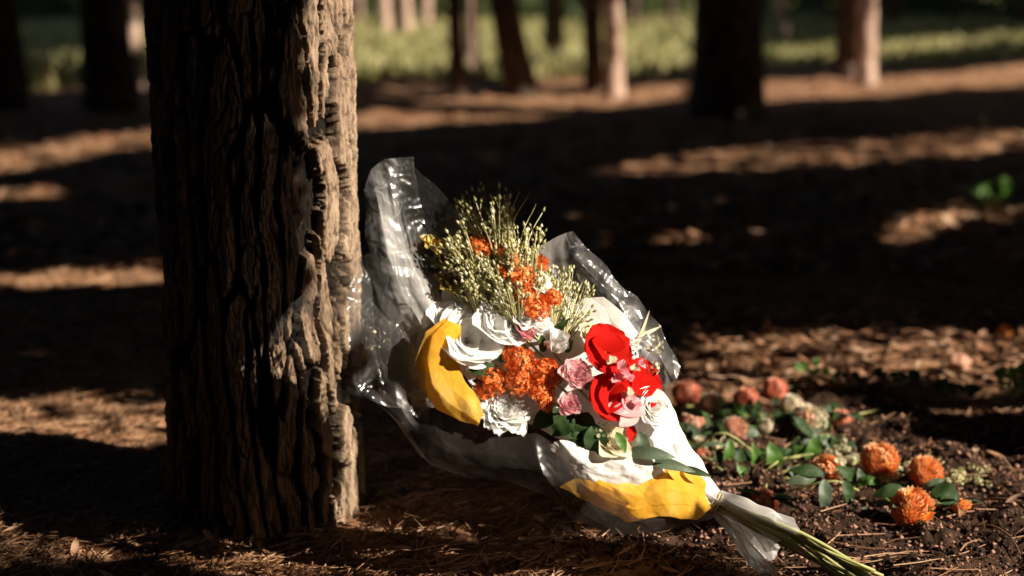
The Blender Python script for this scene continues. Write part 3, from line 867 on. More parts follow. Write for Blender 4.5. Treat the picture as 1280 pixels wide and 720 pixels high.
def globe(c, n, R, squash=0.9, count=230, seed=1, ln=0.36):
    """a flower head of many short pointed scales"""
    mb = MB(); rs = random.Random(seed)
    x, y, n = basis(n)
    th = np.linspace(0, PI, 9); ph = np.linspace(0, 2 * PI, 12, endpoint=False)
    T, Pp = np.meshgrid(th, ph, indexing='ij')
    core = 0.8 * R
    pts = np.asarray(c) + core * (np.sin(T) * np.cos(Pp))[..., None] * x + core * (np.sin(T) * np.sin(Pp))[..., None] * y + core * squash * np.cos(T)[..., None] * n
    mb.add(pts.reshape(-1, 3), grid_faces(12, 9, True), tip=0.0)
    for k in range(count):
        cz = 1 - 2 * (k + 0.5) / count * 0.88
        sz = math.sqrt(max(0, 1 - cz * cz)); a = k * 2.39996
        rad = math.cos(a) * x + math.sin(a) * y
        d = sz * rad + cz * squash * n
        up = cz * -rad + sz * n                      # along the surface toward the top
        up = up / np.linalg.norm(up)
        dn = d / np.linalg.norm(d)
        tl = 0.9 if cz < 0.75 else 0.4
        ax = dn * (0.75 + rs.uniform(-.2, .2)) + up * tl + rs.uniform(-.25, .25) * rad
        ax /= np.linalg.norm(ax)
        sd = np.cross(dn, ax); sd /= np.linalg.norm(sd) + 1e-9
        b = np.asarray(c) + d * R * 0.76
        l = R * ln * rs.uniform(0.75, 1.25); w = R * 0.10
        v = [b - sd * w * 0.6, b + sd * w * 0.6, b + ax * l * 0.55 + sd * w + dn * w * 0.2, b + ax * l * 0.55 - sd * w + dn * w * 0.2, b + ax * l]
        mb.add(v, [[0, 1, 2, 3]], [[3, 2, 4]], tip=[0, 0, 0.35, 0.35, 1.0])
    return mb

def florets(mb, c, n, R, count, size, rs, squash=0.55, petals=4):
    x, y, n = basis(n)
    for k in range(count):
        t = (k + 0.5) / count
        cz = 1 - t * 0.95; sz = math.sqrt(1 - cz * cz); a = k * 2.39996 + rs.uniform(-.3, .3)
        d = sz * (math.cos(a) * x + math.sin(a) * y) + cz * squash * n
        p = np.asarray(c) + d * R * rs.uniform(0.82, 1.12)
        nn = d + np.array([rs.uniform(-.5, .5) for _ in range(3)])
        fx, fy, fn = basis(nn)
        a0 = rs.uniform(0, 6)
        s = size * rs.uniform(0.7, 1.25)
        vs = []; q = []
        for j in range(petals):
            b = a0 + j * 2 * PI / petals
            e = math.cos(b) * fx + math.sin(b) * fy; f = -math.sin(b) * fx + math.cos(b) * fy
            i0 = len(vs)
            vs += [p, p + e * s * 0.55 + f * s * 0.38 + fn * s * 0.2, p + e * s + fn * s * 0.12, p + e * s * 0.55 - f * s * 0.38 + fn * s * 0.2]
            q.append([i0, i0 + 1, i0 + 2, i0 + 3])
        mb.add(vs, q)

def bud(mb, p, ax, l, w):
    x, y, ax = basis(ax)
    v = [p, p + ax * l * 0.5 + x * w, p + ax * l * 0.5 + y * w, p + ax * l * 0.5 - x * w, p + ax * l * 0.5 - y * w, p + ax * l]
    mb.add(v, None, [[0, 2, 1], [0, 3, 2], [0, 4, 3], [0, 1, 4], [5, 1, 2], [5, 2, 3], [5, 3, 4], [5, 4, 1]])

def spray(root_p, ax, length, spread, count, rs, thick=0.0007, budl=0.0085, budw=0.0019, twig=2):
    mb = MB()
    x, y, ax = basis(ax)
    for k in range(count):
        a = rs.uniform(0, 2 * PI); m = spread * math.sqrt(rs.random())
        d = ax + m * (math.cos(a) * x + math.sin(a) * y); d /= np.linalg.norm(d)
        l = length * rs.uniform(0.6, 1.05)
        bend = np.array([rs.uniform(-.1, .1), rs.uniform(-.1, .1), rs.uniform(-.02, .12)]) * l
        p0 = np.asarray(root_p) + d * l * 0.15; p1 = np.asarray(root_p) + d * l * 0.6 + bend * 0.4; p2 = np.asarray(root_p) + d * l + bend
        tube(mb, [p0, p1, p2], thick, thick * 0.6, 4, 5)
        bud(mb, p2, d + bend / l, budl * rs.uniform(.7, 1.3), budw)
        for j in range(twig):
            t = rs.uniform(0.45, 0.95)
            q = p0 * (1 - t) ** 2 + 2 * p1 * t * (1 - t) + p2 * t * t
            dd = d + np.array([rs.uniform(-.7, .7) for _ in range(3)])
            dd /= np.linalg.norm(dd)
            e = q + dd * l * rs.uniform(0.06, 0.16)
            tube(mb, [q, e], thick * 0.7, thick * 0.5, 3)
            bud(mb, e, dd, budl * rs.uniform(.6, 1.0), budw * 0.9)
    return mb

def leafblade(mb, p0, p1, n, W, sag=0.15, fold=0.25, wav=0.0, nv=12, nu=5, tip=1.0, ph=0.0):
    """a leaf from p0 to p1 facing n"""
    p0, p1 = np.asarray(p0, float), np.asarray(p1, float)
    d = p1 - p0; l = np.linalg.norm(d); d /= l
    n = np.asarray(n, float); n = n - d * np.dot(n, d); n /= np.linalg.norm(n)
    s = np.cross(d, n)
    v = np.linspace(0, 1, nv); u = np.linspace(-1, 1, nu)
    prof = np.sin(PI * np.clip(v, 0, 1) ** 0.8) ** (0.8 if tip >= 1 else 0.55)
    prof = np.maximum(prof, 0.04)
    U, V = np.meshgrid(u, v)
    pts = p0 + (V * l)[..., None] * d + (U * prof[:, None] * W)[..., None] * s + (np.abs(U) * fold * W * prof[:, None] + sag * l * np.sin(PI * V) + wav * W * np.sin(V * 14 + U * 2 + ph))[..., None] * n
    mb.add(pts.reshape(-1, 3), grid_faces(nu, nv))

def surf(rows, nu, nv, flat=0.85):
    """rows of (px,py,Y[,frost]) -> smooth world surface (nv x nu x 3) and frost"""
    W = np.array([[P(a[0], a[1], a[2]) for a in r] for r in rows])
    F = np.array([[a[3] if len(a) > 3 else 0.0 for a in r] for r in rows])
    A = np.concatenate([W, F[..., None]], -1)
    def lin(a, n):
        t = np.linspace(0, len(a) - 1, n); i = np.minimum(t.astype(int), len(a) - 2); f = (t - i).reshape((-1,) + (1,) * (a.ndim - 1))
        return a[i] * (1 - f) + a[i + 1] * f
    mix_ = lambda a, n: (1 - flat) * spline(a, n) + flat * lin(a, n)
    A = np.stack([mix_(A[i], nu) for i in range(len(A))], 0)       # rows x nu x 4
    A = mix_(A, nv)
    return A[..., :3], np.clip(A[..., 3], 0, 1)

def sheet(mb, rows, nu=70, nv=70, amp=0.004, freq=30, seed=1, edge=0.004, pleat=0.0):
    nu, nv = int(nu * 1.6), int(nv * 1.6)
    S, F = surf(rows, nu, nv)
    du = np.gradient(S, axis=1); dv = np.gradient(S, axis=0)
    nn = np.cross(du, dv); nn /= np.linalg.norm(nn, axis=-1)[..., None] + 1e-9
    x, y, z = S[..., 0] * freq, S[..., 1] * freq, S[..., 2] * freq
    wx = vnoise(x * .4, y * .4, z * .4, seed + 3)
    rid = np.zeros_like(x); rk = np.random.default_rng(seed)
    for k in range(9):
        dr = rk.normal(size=3); dr[1] *= 0.5; dr /= np.linalg.norm(dr)
        f = 0.32 * 1.42 ** k
        ph = (dr[0] * x + dr[1] * y + dr[2] * z) * f + 1.1 * vnoise(x * f * .6, y * f * .6, z * f * .6, seed + k) + rk.random()
        tri = np.abs(ph - np.floor(ph) - 0.5) * 4 - 1
        mask = np.clip(0.6 + 0.9 * vnoise(x * .35, y * .35, z * .35, seed + 20 + k), 0, 1.3)
        rid += tri * mask * 0.62 / (f / 0.32) ** 0.95
    S = S + nn * (amp * rid)[..., None]
    if pleat:      # sharp lengthwise folds
        Vp, Up = np.meshgrid(np.linspace(0, 1, nv), np.linspace(0, 1, nu), indexing='ij')
        ph = Vp * 1.7 + 0.35 * np.sin(Up * 4 + seed) + 1.3 * Up
        S = S + nn * (pleat * (np.abs(ph - np.floor(ph) - 0.5) * 4 - 1) * (0.5 + 0.5 * vnoise(Up * 4, Vp * 2, seed=seed)))[..., None]
    if edge:
        V, U = np.meshgrid(np.linspace(-1, 1, nv), np.linspace(-1, 1, nu), indexing='ij')
        k = np.maximum(np.abs(U), np.abs(V)) ** 12
        S = S + (edge * k * vnoise(x * 1.3, y * 1.3, z * 1.3, seed + 7))[..., None] * np.array([0.6, 0.3, 1.0])
    Vs, Us = np.meshgrid(np.linspace(0, 1, nv), np.linspace(0, 1, nu), indexing='ij')
    F = F * np.clip(0.8 + 0.9 * fbm(Us * 16, Vs * 2.5, seed=seed, oct=3), 0, 1.4)
    mb.add(S.reshape(-1, 3), grid_faces(nu, nv), frost=np.clip(F, 0, 1).ravel())

# ------------------------------------------------------------------ THE BOUQUET
SLIM = True
TIE = P(893, 628, 1.715)
base = np.array([TIE[0], TIE[1], 0.0])
BQ = thing('bouquet', base, 'flower bouquet in crinkled cellophane leaning against the big pine trunk', 'bouquet')
rs = random.Random(5)

# -- cellophane
mb = MB()       # tall drape against the trunk
sheet(mb, [
 [(456, 236, 1.665, .03), (464, 212, 1.675, .12), (482, 197, 1.70, .05), (518, 194, 1.745, .02), (516, 204, 1.74, .0), (552, 240, 1.775, .0), (583, 271, 1.80, .30)],
 [(458, 285, 1.655, .04), (474, 262, 1.635, .45), (494, 256, 1.66, .3), (512, 262, 1.71, .0), (530, 272, 1.75, .0), (556, 290, 1.775, .0), (584, 296, 1.80, .25)],
 [(463, 335, 1.645, .02), (486, 322, 1.615, .55), (508, 312, 1.65, .5), (524, 318, 1.70, .05), (540, 322, 1.745, .0), (560, 330, 1.775, .0), (583, 340, 1.80, .05)],
 [(472, 385, 1.635, .02), (506, 374, 1.605, .55), (528, 362, 1.64, .6), (541, 364, 1.69, .2), (552, 370, 1.73, .02), (566, 375, 1.765, .0), (582, 385, 1.80, .0)],
 [(505, 425, 1.625, .02), (530, 410, 1.605, .45), (548, 402, 1.64, .6), (556, 402, 1.68, .4), (565, 408, 1.71, .1), (575, 420, 1.75, .0), (590, 430, 1.79, .0)],
], 100, 90, 0.0030, 30, 3)
part('cellophane', mb, M['clear'], BQ, 'tall clear cellophane drape with a milky fold at top left')
mb = MB()       # left flap in the shade
sheet(mb, [
 [(392, 352, 1.675), (414, 346, 1.66), (440, 328, 1.65), (462, 315, 1.665), (478, 322, 1.67)],
 [(352, 396, 1.645), (398, 392, 1.615), (432, 388, 1.575, .02), (466, 390, 1.625), (500, 405, 1.635)],
 [(336, 430, 1.63), (388, 440, 1.59), (436, 440, 1.555, .02), (472, 450, 1.595), (520, 436, 1.61)],
 [(345, 458, 1.615, .03), (395, 466, 1.58), (442, 478, 1.55), (482, 490, 1.58), (528, 480, 1.59)],
 [(354, 470, 1.61, .06), (400, 480, 1.575, .06), (448, 492, 1.548, .06), (500, 512, 1.56, .03), (538, 532, 1.57)],
], 80, 80, 0.004, 26, 13)
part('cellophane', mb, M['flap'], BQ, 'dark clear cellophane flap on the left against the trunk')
mb = MB()       # right wing
sheet(mb, [
 [(650, 322, 1.778, .22), (686, 302, 1.753, .22), (716, 290, 1.768, .1), (758, 338, 1.778, .05), (796, 376, 1.783, .05), (826, 408, 1.783, .05), (848, 462, 1.763, .05)],
 [(662, 345, 1.763, .22), (690, 330, 1.778, .15), (718, 322, 1.763, .1), (752, 356, 1.758, .22), (786, 392, 1.763, .22), (814, 424, 1.768, .22), (842, 480, 1.743, .22)],
 [(680, 372, 1.753, .22), (700, 360, 1.768, .4), (722, 358, 1.778, .05), (750, 380, 1.763, .1), (778, 410, 1.743, .22), (802, 442, 1.748, .22), (836, 505, 1.773, .22)],
 [(692, 402, 1.743, .22), (706, 394, 1.753, .22), (728, 392, 1.773, .1), (748, 404, 1.778, .3), (772, 428, 1.773, .22), (795, 462, 1.773, .22), (832, 532, 1.753, .22)],
 [(700, 440, 1.733, .22), (716, 436, 1.743, .22), (736, 432, 1.758, .22), (752, 436, 1.763, .22), (770, 450, 1.758, .22), (790, 490, 1.758, .22), (836, 560, 1.738, .22)],
], 90, 80, 0.0045, 30, 23)
part('cellophane', mb, M['clear'], BQ, 'crinkled clear cellophane wing on the right')
mb = MB()       # smoky front lip
sheet(mb, [
 [(452, 490, 1.565), (492, 478, 1.575), (522, 512, 1.575), (556, 536, 1.565), (608, 548, 1.555), (668, 543, 1.55), (706, 566, 1.55), (752, 604, 1.56), (806, 640, 1.60), (876, 628, 1.68)],
 [(462, 497, 1.558), (496, 505, 1.56), (525, 545, 1.56), (566, 566, 1.548), (618, 570, 1.54), (672, 572, 1.535), (704, 606, 1.54), (748, 642, 1.56), (806, 654, 1.60), (884, 634, 1.68)],
 [(475, 508, 1.565), (503, 530, 1.555), (528, 566, 1.555), (574, 582, 1.548), (624, 582, 1.54), (678, 592, 1.53), (706, 630, 1.54), (752, 656, 1.57), (812, 660, 1.615), (888, 640, 1.69)],
 [(490, 515, 1.59), (512, 550, 1.58), (540, 585, 1.58), (586, 598, 1.57), (634, 600, 1.56), (690, 625, 1.55), (718, 652, 1.56), (764, 668, 1.59), (824, 668, 1.64), (892, 646, 1.70)],
], 110, 50, 0.0025, 24, 33)
part('cellophane', mb, M['organza'], BQ, 'smoky grey translucent film lip along the front')
mb = MB()       # loose clear flap hanging to the ground
sheet(mb, [
 [(572, 578, 1.57), (610, 582, 1.555), (650, 584, 1.545), (684, 590, 1.54), (700, 610, 1.545)],
 [(578, 618, 1.60), (614, 618, 1.575), (654, 620, 1.565), (692, 625, 1.55), (712, 648, 1.56)],
 [(590, 655, 1.63), (624, 655, 1.60), (658, 655, 1.59), (688, 652, 1.56, .04), (722, 672, 1.585)],
 [(606, 690, 1.66), (638, 694, 1.64), (664, 688, 1.625), (690, 674, 1.595), (740, 694, 1.62)],
], 60, 60, 0.004, 24, 43)
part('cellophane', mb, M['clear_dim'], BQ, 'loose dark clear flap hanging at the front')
# neck gathered at the tie and its skirt
AX = P(1010, 690, 1.685) - TIE; AX /= np.linalg.norm(AX)
def neck(mb, t0, t1, rfun, seed, nu=72, nv=40, fro=0.3, drop=0.0):
    x, y, n = basis(AX)
    V, U = np.meshgrid(np.linspace(0, 1, nv), np.linspace(0, 2 * PI, nu, endpoint=False), indexing='ij')
    t = t0 + (t1 - t0) * V
    r = rfun(V) * (1 + 0.22 * np.sin(U * 7 + seed + V * 2) + 0.15 * np.sin(U * 13 + 2 * seed) + 0.1 * vnoise(U * 3, V * 6, seed=seed))
    t = t + 0.012 * np.sin(U * 3 + seed) * V ** 3 * (1 if t1 > t0 else -1)
    pts = TIE + t[..., None] * AX + (r * np.cos(U))[..., None] * x + (r * np.sin(U))[..., None] * y
    pts[..., 2] = np.maximum(pts[..., 2] - drop * V ** 2, 0.006)
    mb.add(pts.reshape(-1, 3), grid_faces(nu, nv, True), frost=np.clip(fro + 0.25 * vnoise(U * 4, V * 3, seed=seed + 1), 0, 1).ravel())
mb = MB()
neck(mb, 0, -0.075, lambda v: 0.013 + 0.034 * v ** 1.3, 3, fro=0.6)
part('cellophane', mb, M['frost'], BQ, 'frosted film gathered into the neck above the tie')
mb = MB()
neck(mb, 0, 0.085, lambda v: 0.013 + 0.024 * v ** 1.2, 9, fro=0.45, drop=0.02)
part('cellophane', mb, M['frost'], BQ, 'frosted film skirt flaring round the stems below the tie')
mb = MB()
x_, y_, _ = basis(AX)
ang = np.linspace(0, 2 * PI, 30)
for o in (0.0, 0.004, 0.008):
    tube(mb, [TIE + AX * (o - 0.004) + 0.0138 * (math.cos(a) * x_ + math.sin(a) * y_) for a in ang], 0.0016, None, 6)
part('tie', mb, M['cream_petal'], BQ)

# -- tissue
mb = MB()
sheet(mb, [
 [(556, 396, 1.582), (532, 416, 1.575), (522, 446, 1.570), (524, 484, 1.565), (546, 512, 1.555), (574, 526, 1.548), (598, 532, 1.542)],
 [(560, 398, 1.580), (541, 420, 1.568), (534, 450, 1.558), (540, 480, 1.554), (560, 503, 1.547), (582, 518, 1.542), (599, 529, 1.540)],
 [(566, 402, 1.588), (556, 426, 1.576), (552, 452, 1.567), (560, 474, 1.562), (574, 494, 1.555), (590, 508, 1.548), (601, 524, 1.543)],
 [(576, 408, 1.605), (574, 434, 1.595), (574, 456, 1.585), (580, 470, 1.580), (590, 486, 1.572), (598, 502, 1.562), (604, 518, 1.552)],
], 60, 44, 0.0026, 34, 53, 0.004, 0.0028)
part('yellow_tissue', mb, M['yellow_tissue'], BQ, 'bright yellow tissue crescent on the left of the white flowers')
mb = MB()
sheet(mb, [
 [(700, 606, 1.575), (744, 636, 1.580), (784, 651, 1.592), (832, 648, 1.618), (870, 648, 1.65), (888, 634, 1.68)],
 [(722, 600, 1.570), (758, 626, 1.571), (792, 637, 1.582), (836, 630, 1.608), (868, 632, 1.642), (885, 616, 1.675)],
 [(742, 596, 1.576), (774, 613, 1.576), (802, 622, 1.590), (834, 606, 1.610), (862, 612, 1.650), (880, 598, 1.68)],
 [(756, 586, 1.60), (788, 596, 1.60), (812, 602, 1.612), (838, 580, 1.632), (856, 588, 1.66), (874, 584, 1.69)],
], 60, 44, 0.0030, 34, 63, 0.004, 0.0030)
part('yellow_tissue', mb, M['yellow_tissue'], BQ, 'orange yellow tissue crescent by the tie')
mb = MB()       # big white sheet on the right
sheet(mb, [
 [(812, 478, 1.70), (832, 496, 1.715), (848, 522, 1.725), (860, 552, 1.725), (876, 580, 1.72), (900, 612, 1.715)],
 [(800, 496, 1.675), (826, 512, 1.685), (840, 538, 1.69), (852, 566, 1.69), (868, 590, 1.695), (893, 618, 1.705)],
 [(800, 525, 1.66), (820, 530, 1.66), (832, 552, 1.665), (844, 578, 1.67), (862, 600, 1.68), (888, 626, 1.70)],
 [(795, 548, 1.655), (812, 552, 1.65), (822, 568, 1.655), (836, 590, 1.66), (856, 608, 1.67), (886, 630, 1.70)],
], 50, 50, 0.0042, 34, 73, 0.004)
part('white_tissue', mb, M['white_tissue'], BQ, 'white tissue sheet on the right below the red flowers')
mb = MB()       # white lining over the yellow crescent
sheet(mb, [
 [(684, 556, 1.568), (704, 584, 1.572), (736, 606, 1.58), (772, 612, 1.592), (808, 600, 1.61), (842, 590, 1.64)],
 [(698, 552, 1.56), (722, 574, 1.562), (750, 592, 1.57), (780, 594, 1.582), (810, 588, 1.605), (840, 582, 1.64)],
 [(712, 552, 1.58), (742, 564, 1.575), (764, 574, 1.58), (788, 578, 1.592), (812, 576, 1.612), (838, 572, 1.645)],
 [(724, 556, 1.615), (756, 556, 1.60), (776, 562, 1.60), (794, 566, 1.61), (812, 566, 1.63), (836, 562, 1.655)],
], 50, 36, 0.0045, 40, 83, 0.004)
part('white_tissue', mb, M['white_tissue'], BQ, 'creased white tissue lining above the lower yellow tissue')
mb = MB()       # pale paper behind the red flowers
sheet(mb, [
 [(706, 392, 1.755), (728, 374, 1.760), (754, 372, 1.765), (780, 392, 1.765), (800, 420, 1.765)],
 [(706, 412, 1.740), (730, 400, 1.745), (756, 400, 1.750), (780, 416, 1.750), (798, 440, 1.750)],
 [(712, 440, 1.725), (734, 434, 1.730), (758, 436, 1.735), (780, 446, 1.735), (800, 470, 1.735)],
], 36, 30, 0.0018, 30, 93, 0.002)
part('white_tissue', mb, M['white_tissue'], BQ, 'pale paper disc behind the red flowers')

mb = MB()       # backing paper behind the flowers
sheet(mb, [
 [(556, 330, 1.755), (590, 300, 1.765), (630, 300, 1.765), (668, 325, 1.76), (700, 362, 1.755), (740, 400, 1.75)],
 [(552, 380, 1.73), (600, 370, 1.745), (640, 370, 1.745), (690, 390, 1.74), (728, 420, 1.735), (775, 450, 1.735)],
 [(556, 440, 1.675), (610, 440, 1.70), (660, 440, 1.71), (705, 450, 1.71), (750, 470, 1.71), (805, 500, 1.715)],
 [(600, 500, 1.64), (650, 510, 1.665), (700, 520, 1.68), (740, 525, 1.685), (785, 535, 1.69), (830, 560, 1.70)],
 [(690, 545, 1.63), (720, 560, 1.65), (755, 570, 1.665), (790, 580, 1.68), (820, 590, 1.69), (860, 610, 1.70)],
], 40, 40, 0.002, 30, 97, 0.003)
part('white_tissue', mb, M['white_tissue'], BQ, 'white backing paper behind the flowers')

mb = MB()       # frosted film behind the left yellow fold
sheet(mb, [
 [(478, 372, 1.66, .2), (505, 392, 1.655, .25), (535, 396, 1.65, .3), (560, 392, 1.645, .2)],
 [(474, 410, 1.64, .1), (500, 420, 1.635, .15), (528, 424, 1.63, .2), (552, 425, 1.63, .2)],
 [(478, 450, 1.625, .05), (502, 458, 1.62, .08), (528, 462, 1.615, .1), (552, 462, 1.615, .1)],
 [(488, 492, 1.61, .03), (512, 505, 1.605, .05), (538, 510, 1.60, .06), (564, 508, 1.60, .06)],
], 40, 40, 0.004, 34, 103, 0.004)
part('cellophane', mb, M['frost'], BQ, 'frosted film fold between the drape and the left yellow tissue')
# -- stems
mb_list = []
for k in range(13):
    mb = MB(); a = k * 2.4; r0 = 0.009 * math.sqrt((k + .5) / 13)
    x, y, n = basis(AX)
    o = r0 * (math.cos(a) * x + math.sin(a) * y)
    end = G(1084 + rs.uniform(-30, 26), 722 + rs.uniform(-10, 16), 0.006 + rs.uniform(0, .012))
    start = TIE - AX * 0.07 + o * 2.2
    o2 = np.array([rs.uniform(-.006, .006), rs.uniform(-.006, .006), rs.uniform(.0, .012)])
    tube(mb, [start, TIE + o, TIE + (end - TIE) * 0.5 + o * 1.4 + o2, end], rs.uniform(.0017, .0028), rs.uniform(.0014, .0024), 7, 16)
    part('stem', mb, M['stem'], BQ)

# -- flowers of the bouquet: face normal looks up, left of the sun and to the viewer
FN = np.array([0.42, -0.62, 0.60])
def nrm(dx=0, dy=0, dz=0): return FN + np.array([dx, dy, dz])

def stalk_to(p):     # short calyx stalk behind a flower, going to the tie
    mb = MB(); d = TIE - p; d /= np.linalg.norm(d); q = p + d * 0.02 + np.array([0, 0.012, -0.006])
    tube(mb, [p, q, p + d * 0.035 + np.array([0, 0.03, -0.012])], 0.0016, 0.0018, 5, 6)
    return mb

# red: broad smooth rounded petals
def red_flower(px, py, Y, R, dn, n, sd):
    c = P(px, py, Y); mb = MB(); r_ = random.Random(sd)
    nn = nrm(*dn)
    for k in range(n):
        petal(mb, c - 0.25 * R * nn, nn, k * 2 * PI / n + sd, R * 1.25, R * 1.0, 1.0, 1.45 + r_.uniform(-.15, .15), 0.12, 0.045, 21, 16, r_.uniform(0, 6), base=0.0)
    petal(mb, c - 0.12 * R * nn, nn, sd + 1.0, R * 0.85, R * 0.8, 0.7, 1.35, 0.15, 0.02, 13, 12, 1.0)
    petal(mb, c - 0.12 * R * nn, nn, sd + 3.6, R * 0.8, R * 0.8, 0.6, 1.3, 0.15, 0.02, 13, 12, 3.0)
    o = part('red_flower', mb, M['red_petal'], BQ)
    part('stem', stalk_to(c - 0.15 * R * nn), M['stem'], o)
    return o
red_flower(758, 438, 1.64, 0.0285, (0.1, -.2, .0), 4, 0.3)
red_flower(800, 480, 1.668, 0.0275, (0.25, -.2, -.1), 4, 1.2)
red_flower(763, 497, 1.605, 0.0255, (0.0, -.3, -.1), 4, 2.0)
mb = MB(); petal(mb, P(788, 530, 1.63), nrm(.2, -.6, -.5), 4.4, 0.022, 0.007, 0.9, 1.4, 0.2, 0.0, 7, 8)
part('red_petal', mb, M['red_petal'], BQ)

def white_bloom(px, py, Y, R, dn, n, sd, mat='white_petal', name='white_flower', **kw):
    c = P(px, py, Y); nn = nrm(*dn)
    o = part(name, bloom(c - nn / np.linalg.norm(nn) * R * 0.45, nn, R, n, seed=sd, **kw), M[mat], BQ)
    part('stem', stalk_to(c - nn * R * 0.4), M['stem'], o)
    return o
W_ = dict(frill=0.035, wid=0.70, pin=(0, .1), pout=(0.8, 1.7), cup=0.3, nu=9, nv=8)
B_ = dict(frill=0.06, wid=0.85, pin=(.2, .8), pout=(1.0, 1.6), cup=0.25, nu=13, nv=10, inner=0.55, jit=0.2)
white_bloom(590, 420, 1.61, 0.043, (.0, -.1, .0), 20, 1, **B_)
white_bloom(624, 404, 1.63, 0.030, (.1, 0, .1), 12, 2, **B_)
white_bloom(645, 412, 1.635, 0.018, (.1, 0, .1), 9, 42, **B_)
white_bloom(655, 394, 1.66, 0.020, (.1, 0, .2), 30, 3, **W_)
white_bloom(676, 404, 1.66, 0.019, (.1, 0, .2), 10, 10, **B_)
white_bloom(562, 398, 1.64, 0.026, (0, 0, .2), 12, 8, **B_)
white_bloom(695, 428, 1.645, 0.026, (.0, .1, .5), 16, 4, pin=(0, .08), pout=(.5, .35), wid=0.68, cup=.5)
white_bloom(630, 512, 1.58, 0.035, (-.05, -.1, .3), 70, 5, **dict(W_, frill=.14, wid=.5))
white_bloom(768, 552, 1.595, 0.027, (.2, -.1, .2), 14, 6, mat='cream_petal', wid=0.6, pin=(.2, .5), pout=(.9, 1.6))
white_bloom(818, 508, 1.65, 0.030, (.3, -.1, .1), 16, 7, wid=0.75, pin=(.2, .5), pout=(.9, 1.6))
white_bloom(675, 352, 1.70, 0.016, (.1, 0, .2), 24, 9, **W_)
white_bloom(735, 480, 1.645, 0.014, (.1, 0, .2), 14, 15, **W_)
white_bloom(740, 420, 1.70, 0.018, (.1, 0, .2), 20, 16, mat='cream_petal', **W_)
for (px, py, Y, R, dn, n, sd) in [(718, 470, 1.59, 0.0225, (0, -.1, .1), 44, 11), (711, 506, 1.57, 0.0165, (-.1, -.2, 0), 34, 12), (656, 414, 1.635, 0.0165, (0, 0, .2), 24, 13), (777, 466, 1.628, 0.011, (.1, -.2, .1), 12, 14)]:
    white_bloom(px, py, Y, R, dn, n, sd, 'pink_petal', 'pink_flower', wid=0.6, cup=0.5, pin=(0, .1), pout=(.75, 1.25), frill=.1)
# narrow pale pink petals between the red ones
for k, (px, py, Y, R) in enumerate([(764, 452, 1.605, .008), (775, 462, 1.605, .010), (784, 474, 1.605, .009), (792, 462, 1.615, .008), (770, 474, 1.602, .008), (800, 456, 1.625, .007), (786, 492, 1.60, .008), (793, 505, 1.602, .008)]):
    mb = MB()
    for q in range(3): petal(mb, P(px, py, Y), nrm(rs.uniform(-.5, .5), 0, rs.uniform(-.4, .5)), q * 2.1 + k, R * rs.uniform(.8, 1.3), R * .55, .5, 1.5, .3, .22, 7, 7, k)
    part('pink_petal', mb, M['cream_petal' if k % 3 == 0 else 'pink_petal'], BQ)
mb = MB(); petal(mb, P(806, 512, 1.615), (.1, -.7, .6), PI, 0.05, 0.013, 1.2, 1.5, .25, .05, 9, 12)
for q in range(3): petal(mb, P(795, 515, 1.605), (.1, -.8, .4), 2.2 + q * .8, 0.03, 0.010, 1.0, 1.5, .2, .1, 9, 9, q)
part('pink_petal', mb, M['pink_petal'], BQ)

# orange clusters of tiny florets
for k, (px, py, Y, R, n) in enumerate([(648, 452, 1.61, .020, 62), (682, 466, 1.61, .018, 56), (618, 476, 1.592, .018, 56), (650, 478, 1.59, .018, 52), (674, 488, 1.592, .018, 52), (605, 488, 1.585, .012, 30), (634, 440, 1.625, .012, 30), (682, 505, 1.585, .010, 24),
                                       (601, 308, 1.735, .014, 36), (636, 318, 1.735, .014, 38), (650, 344, 1.72, .018, 50), (632, 336, 1.725, .012, 26), (668, 384, 1.69, .018, 50), (655, 368, 1.705, .015, 40), (690, 372, 1.705, .011, 28), (676, 330, 1.74, .010, 22)]):
    mb = MB(); florets(mb, P(px, py, Y if py > 420 else Y - 0.03), nrm(.05, 0, .2), R, int(n * 2.1), 0.0037, rs)
    florets(mb, P(px, py, Y if py > 420 else Y - 0.03) - 0.003 * FN, nrm(.05, 0, .2), R * 0.8, n, 0.0037, rs)
    o = part('orange_cluster', mb, M['orange_floret'], BQ)
    part('stem', stalk_to(P(px, py, Y)), M['stem'], o)
# yellow blossoms at the upper left
for k, (px, py, Y, R) in enumerate([(542, 303, 1.735, .018), (560, 352, 1.70, .018), (556, 322, 1.72, .012), (572, 300, 1.74, .012)]):
    white_bloom(px, py, Y, R, (0, 0, .5), 16, 30 + k, 'yellow_flower', 'yellow_flower', frill=.15, wid=.45)
# feathery filler
for (bx, by, bY, tx, ty, tY, spread, n) in [(625, 345, 1.72, 606, 258, 1.755, .42, 60), (610, 370, 1.69, 566, 305, 1.73, .5, 60), (600, 370, 1.69, 590, 330, 1.70, .7, 60), (660, 400, 1.68, 655, 350, 1.70, .6, 50), (640, 350, 1.70, 640, 310, 1.71, .7, 50), (585, 340, 1.70, 560, 320, 1.71, .7, 40), (640, 390, 1.68, 610, 320, 1.72, .5, 70), (660, 380, 1.69, 650, 300, 1.745, .4, 44), (600, 400, 1.66, 578, 345, 1.69, .5, 60), (650, 420, 1.65, 630, 360, 1.69, .5, 56), (690, 420, 1.69, 690, 350, 1.73, .35, 40), (700, 440, 1.69, 735, 365, 1.77, .35, 26), (640, 330, 1.73, 622, 275, 1.765, .45, 46)]:
    b, t = P(bx, by, bY), P(tx, ty, tY)
    part('filler_sprig', spray(b, t - b, np.linalg.norm(t - b) * 1.1, spread, n, rs), M['filler'], BQ)
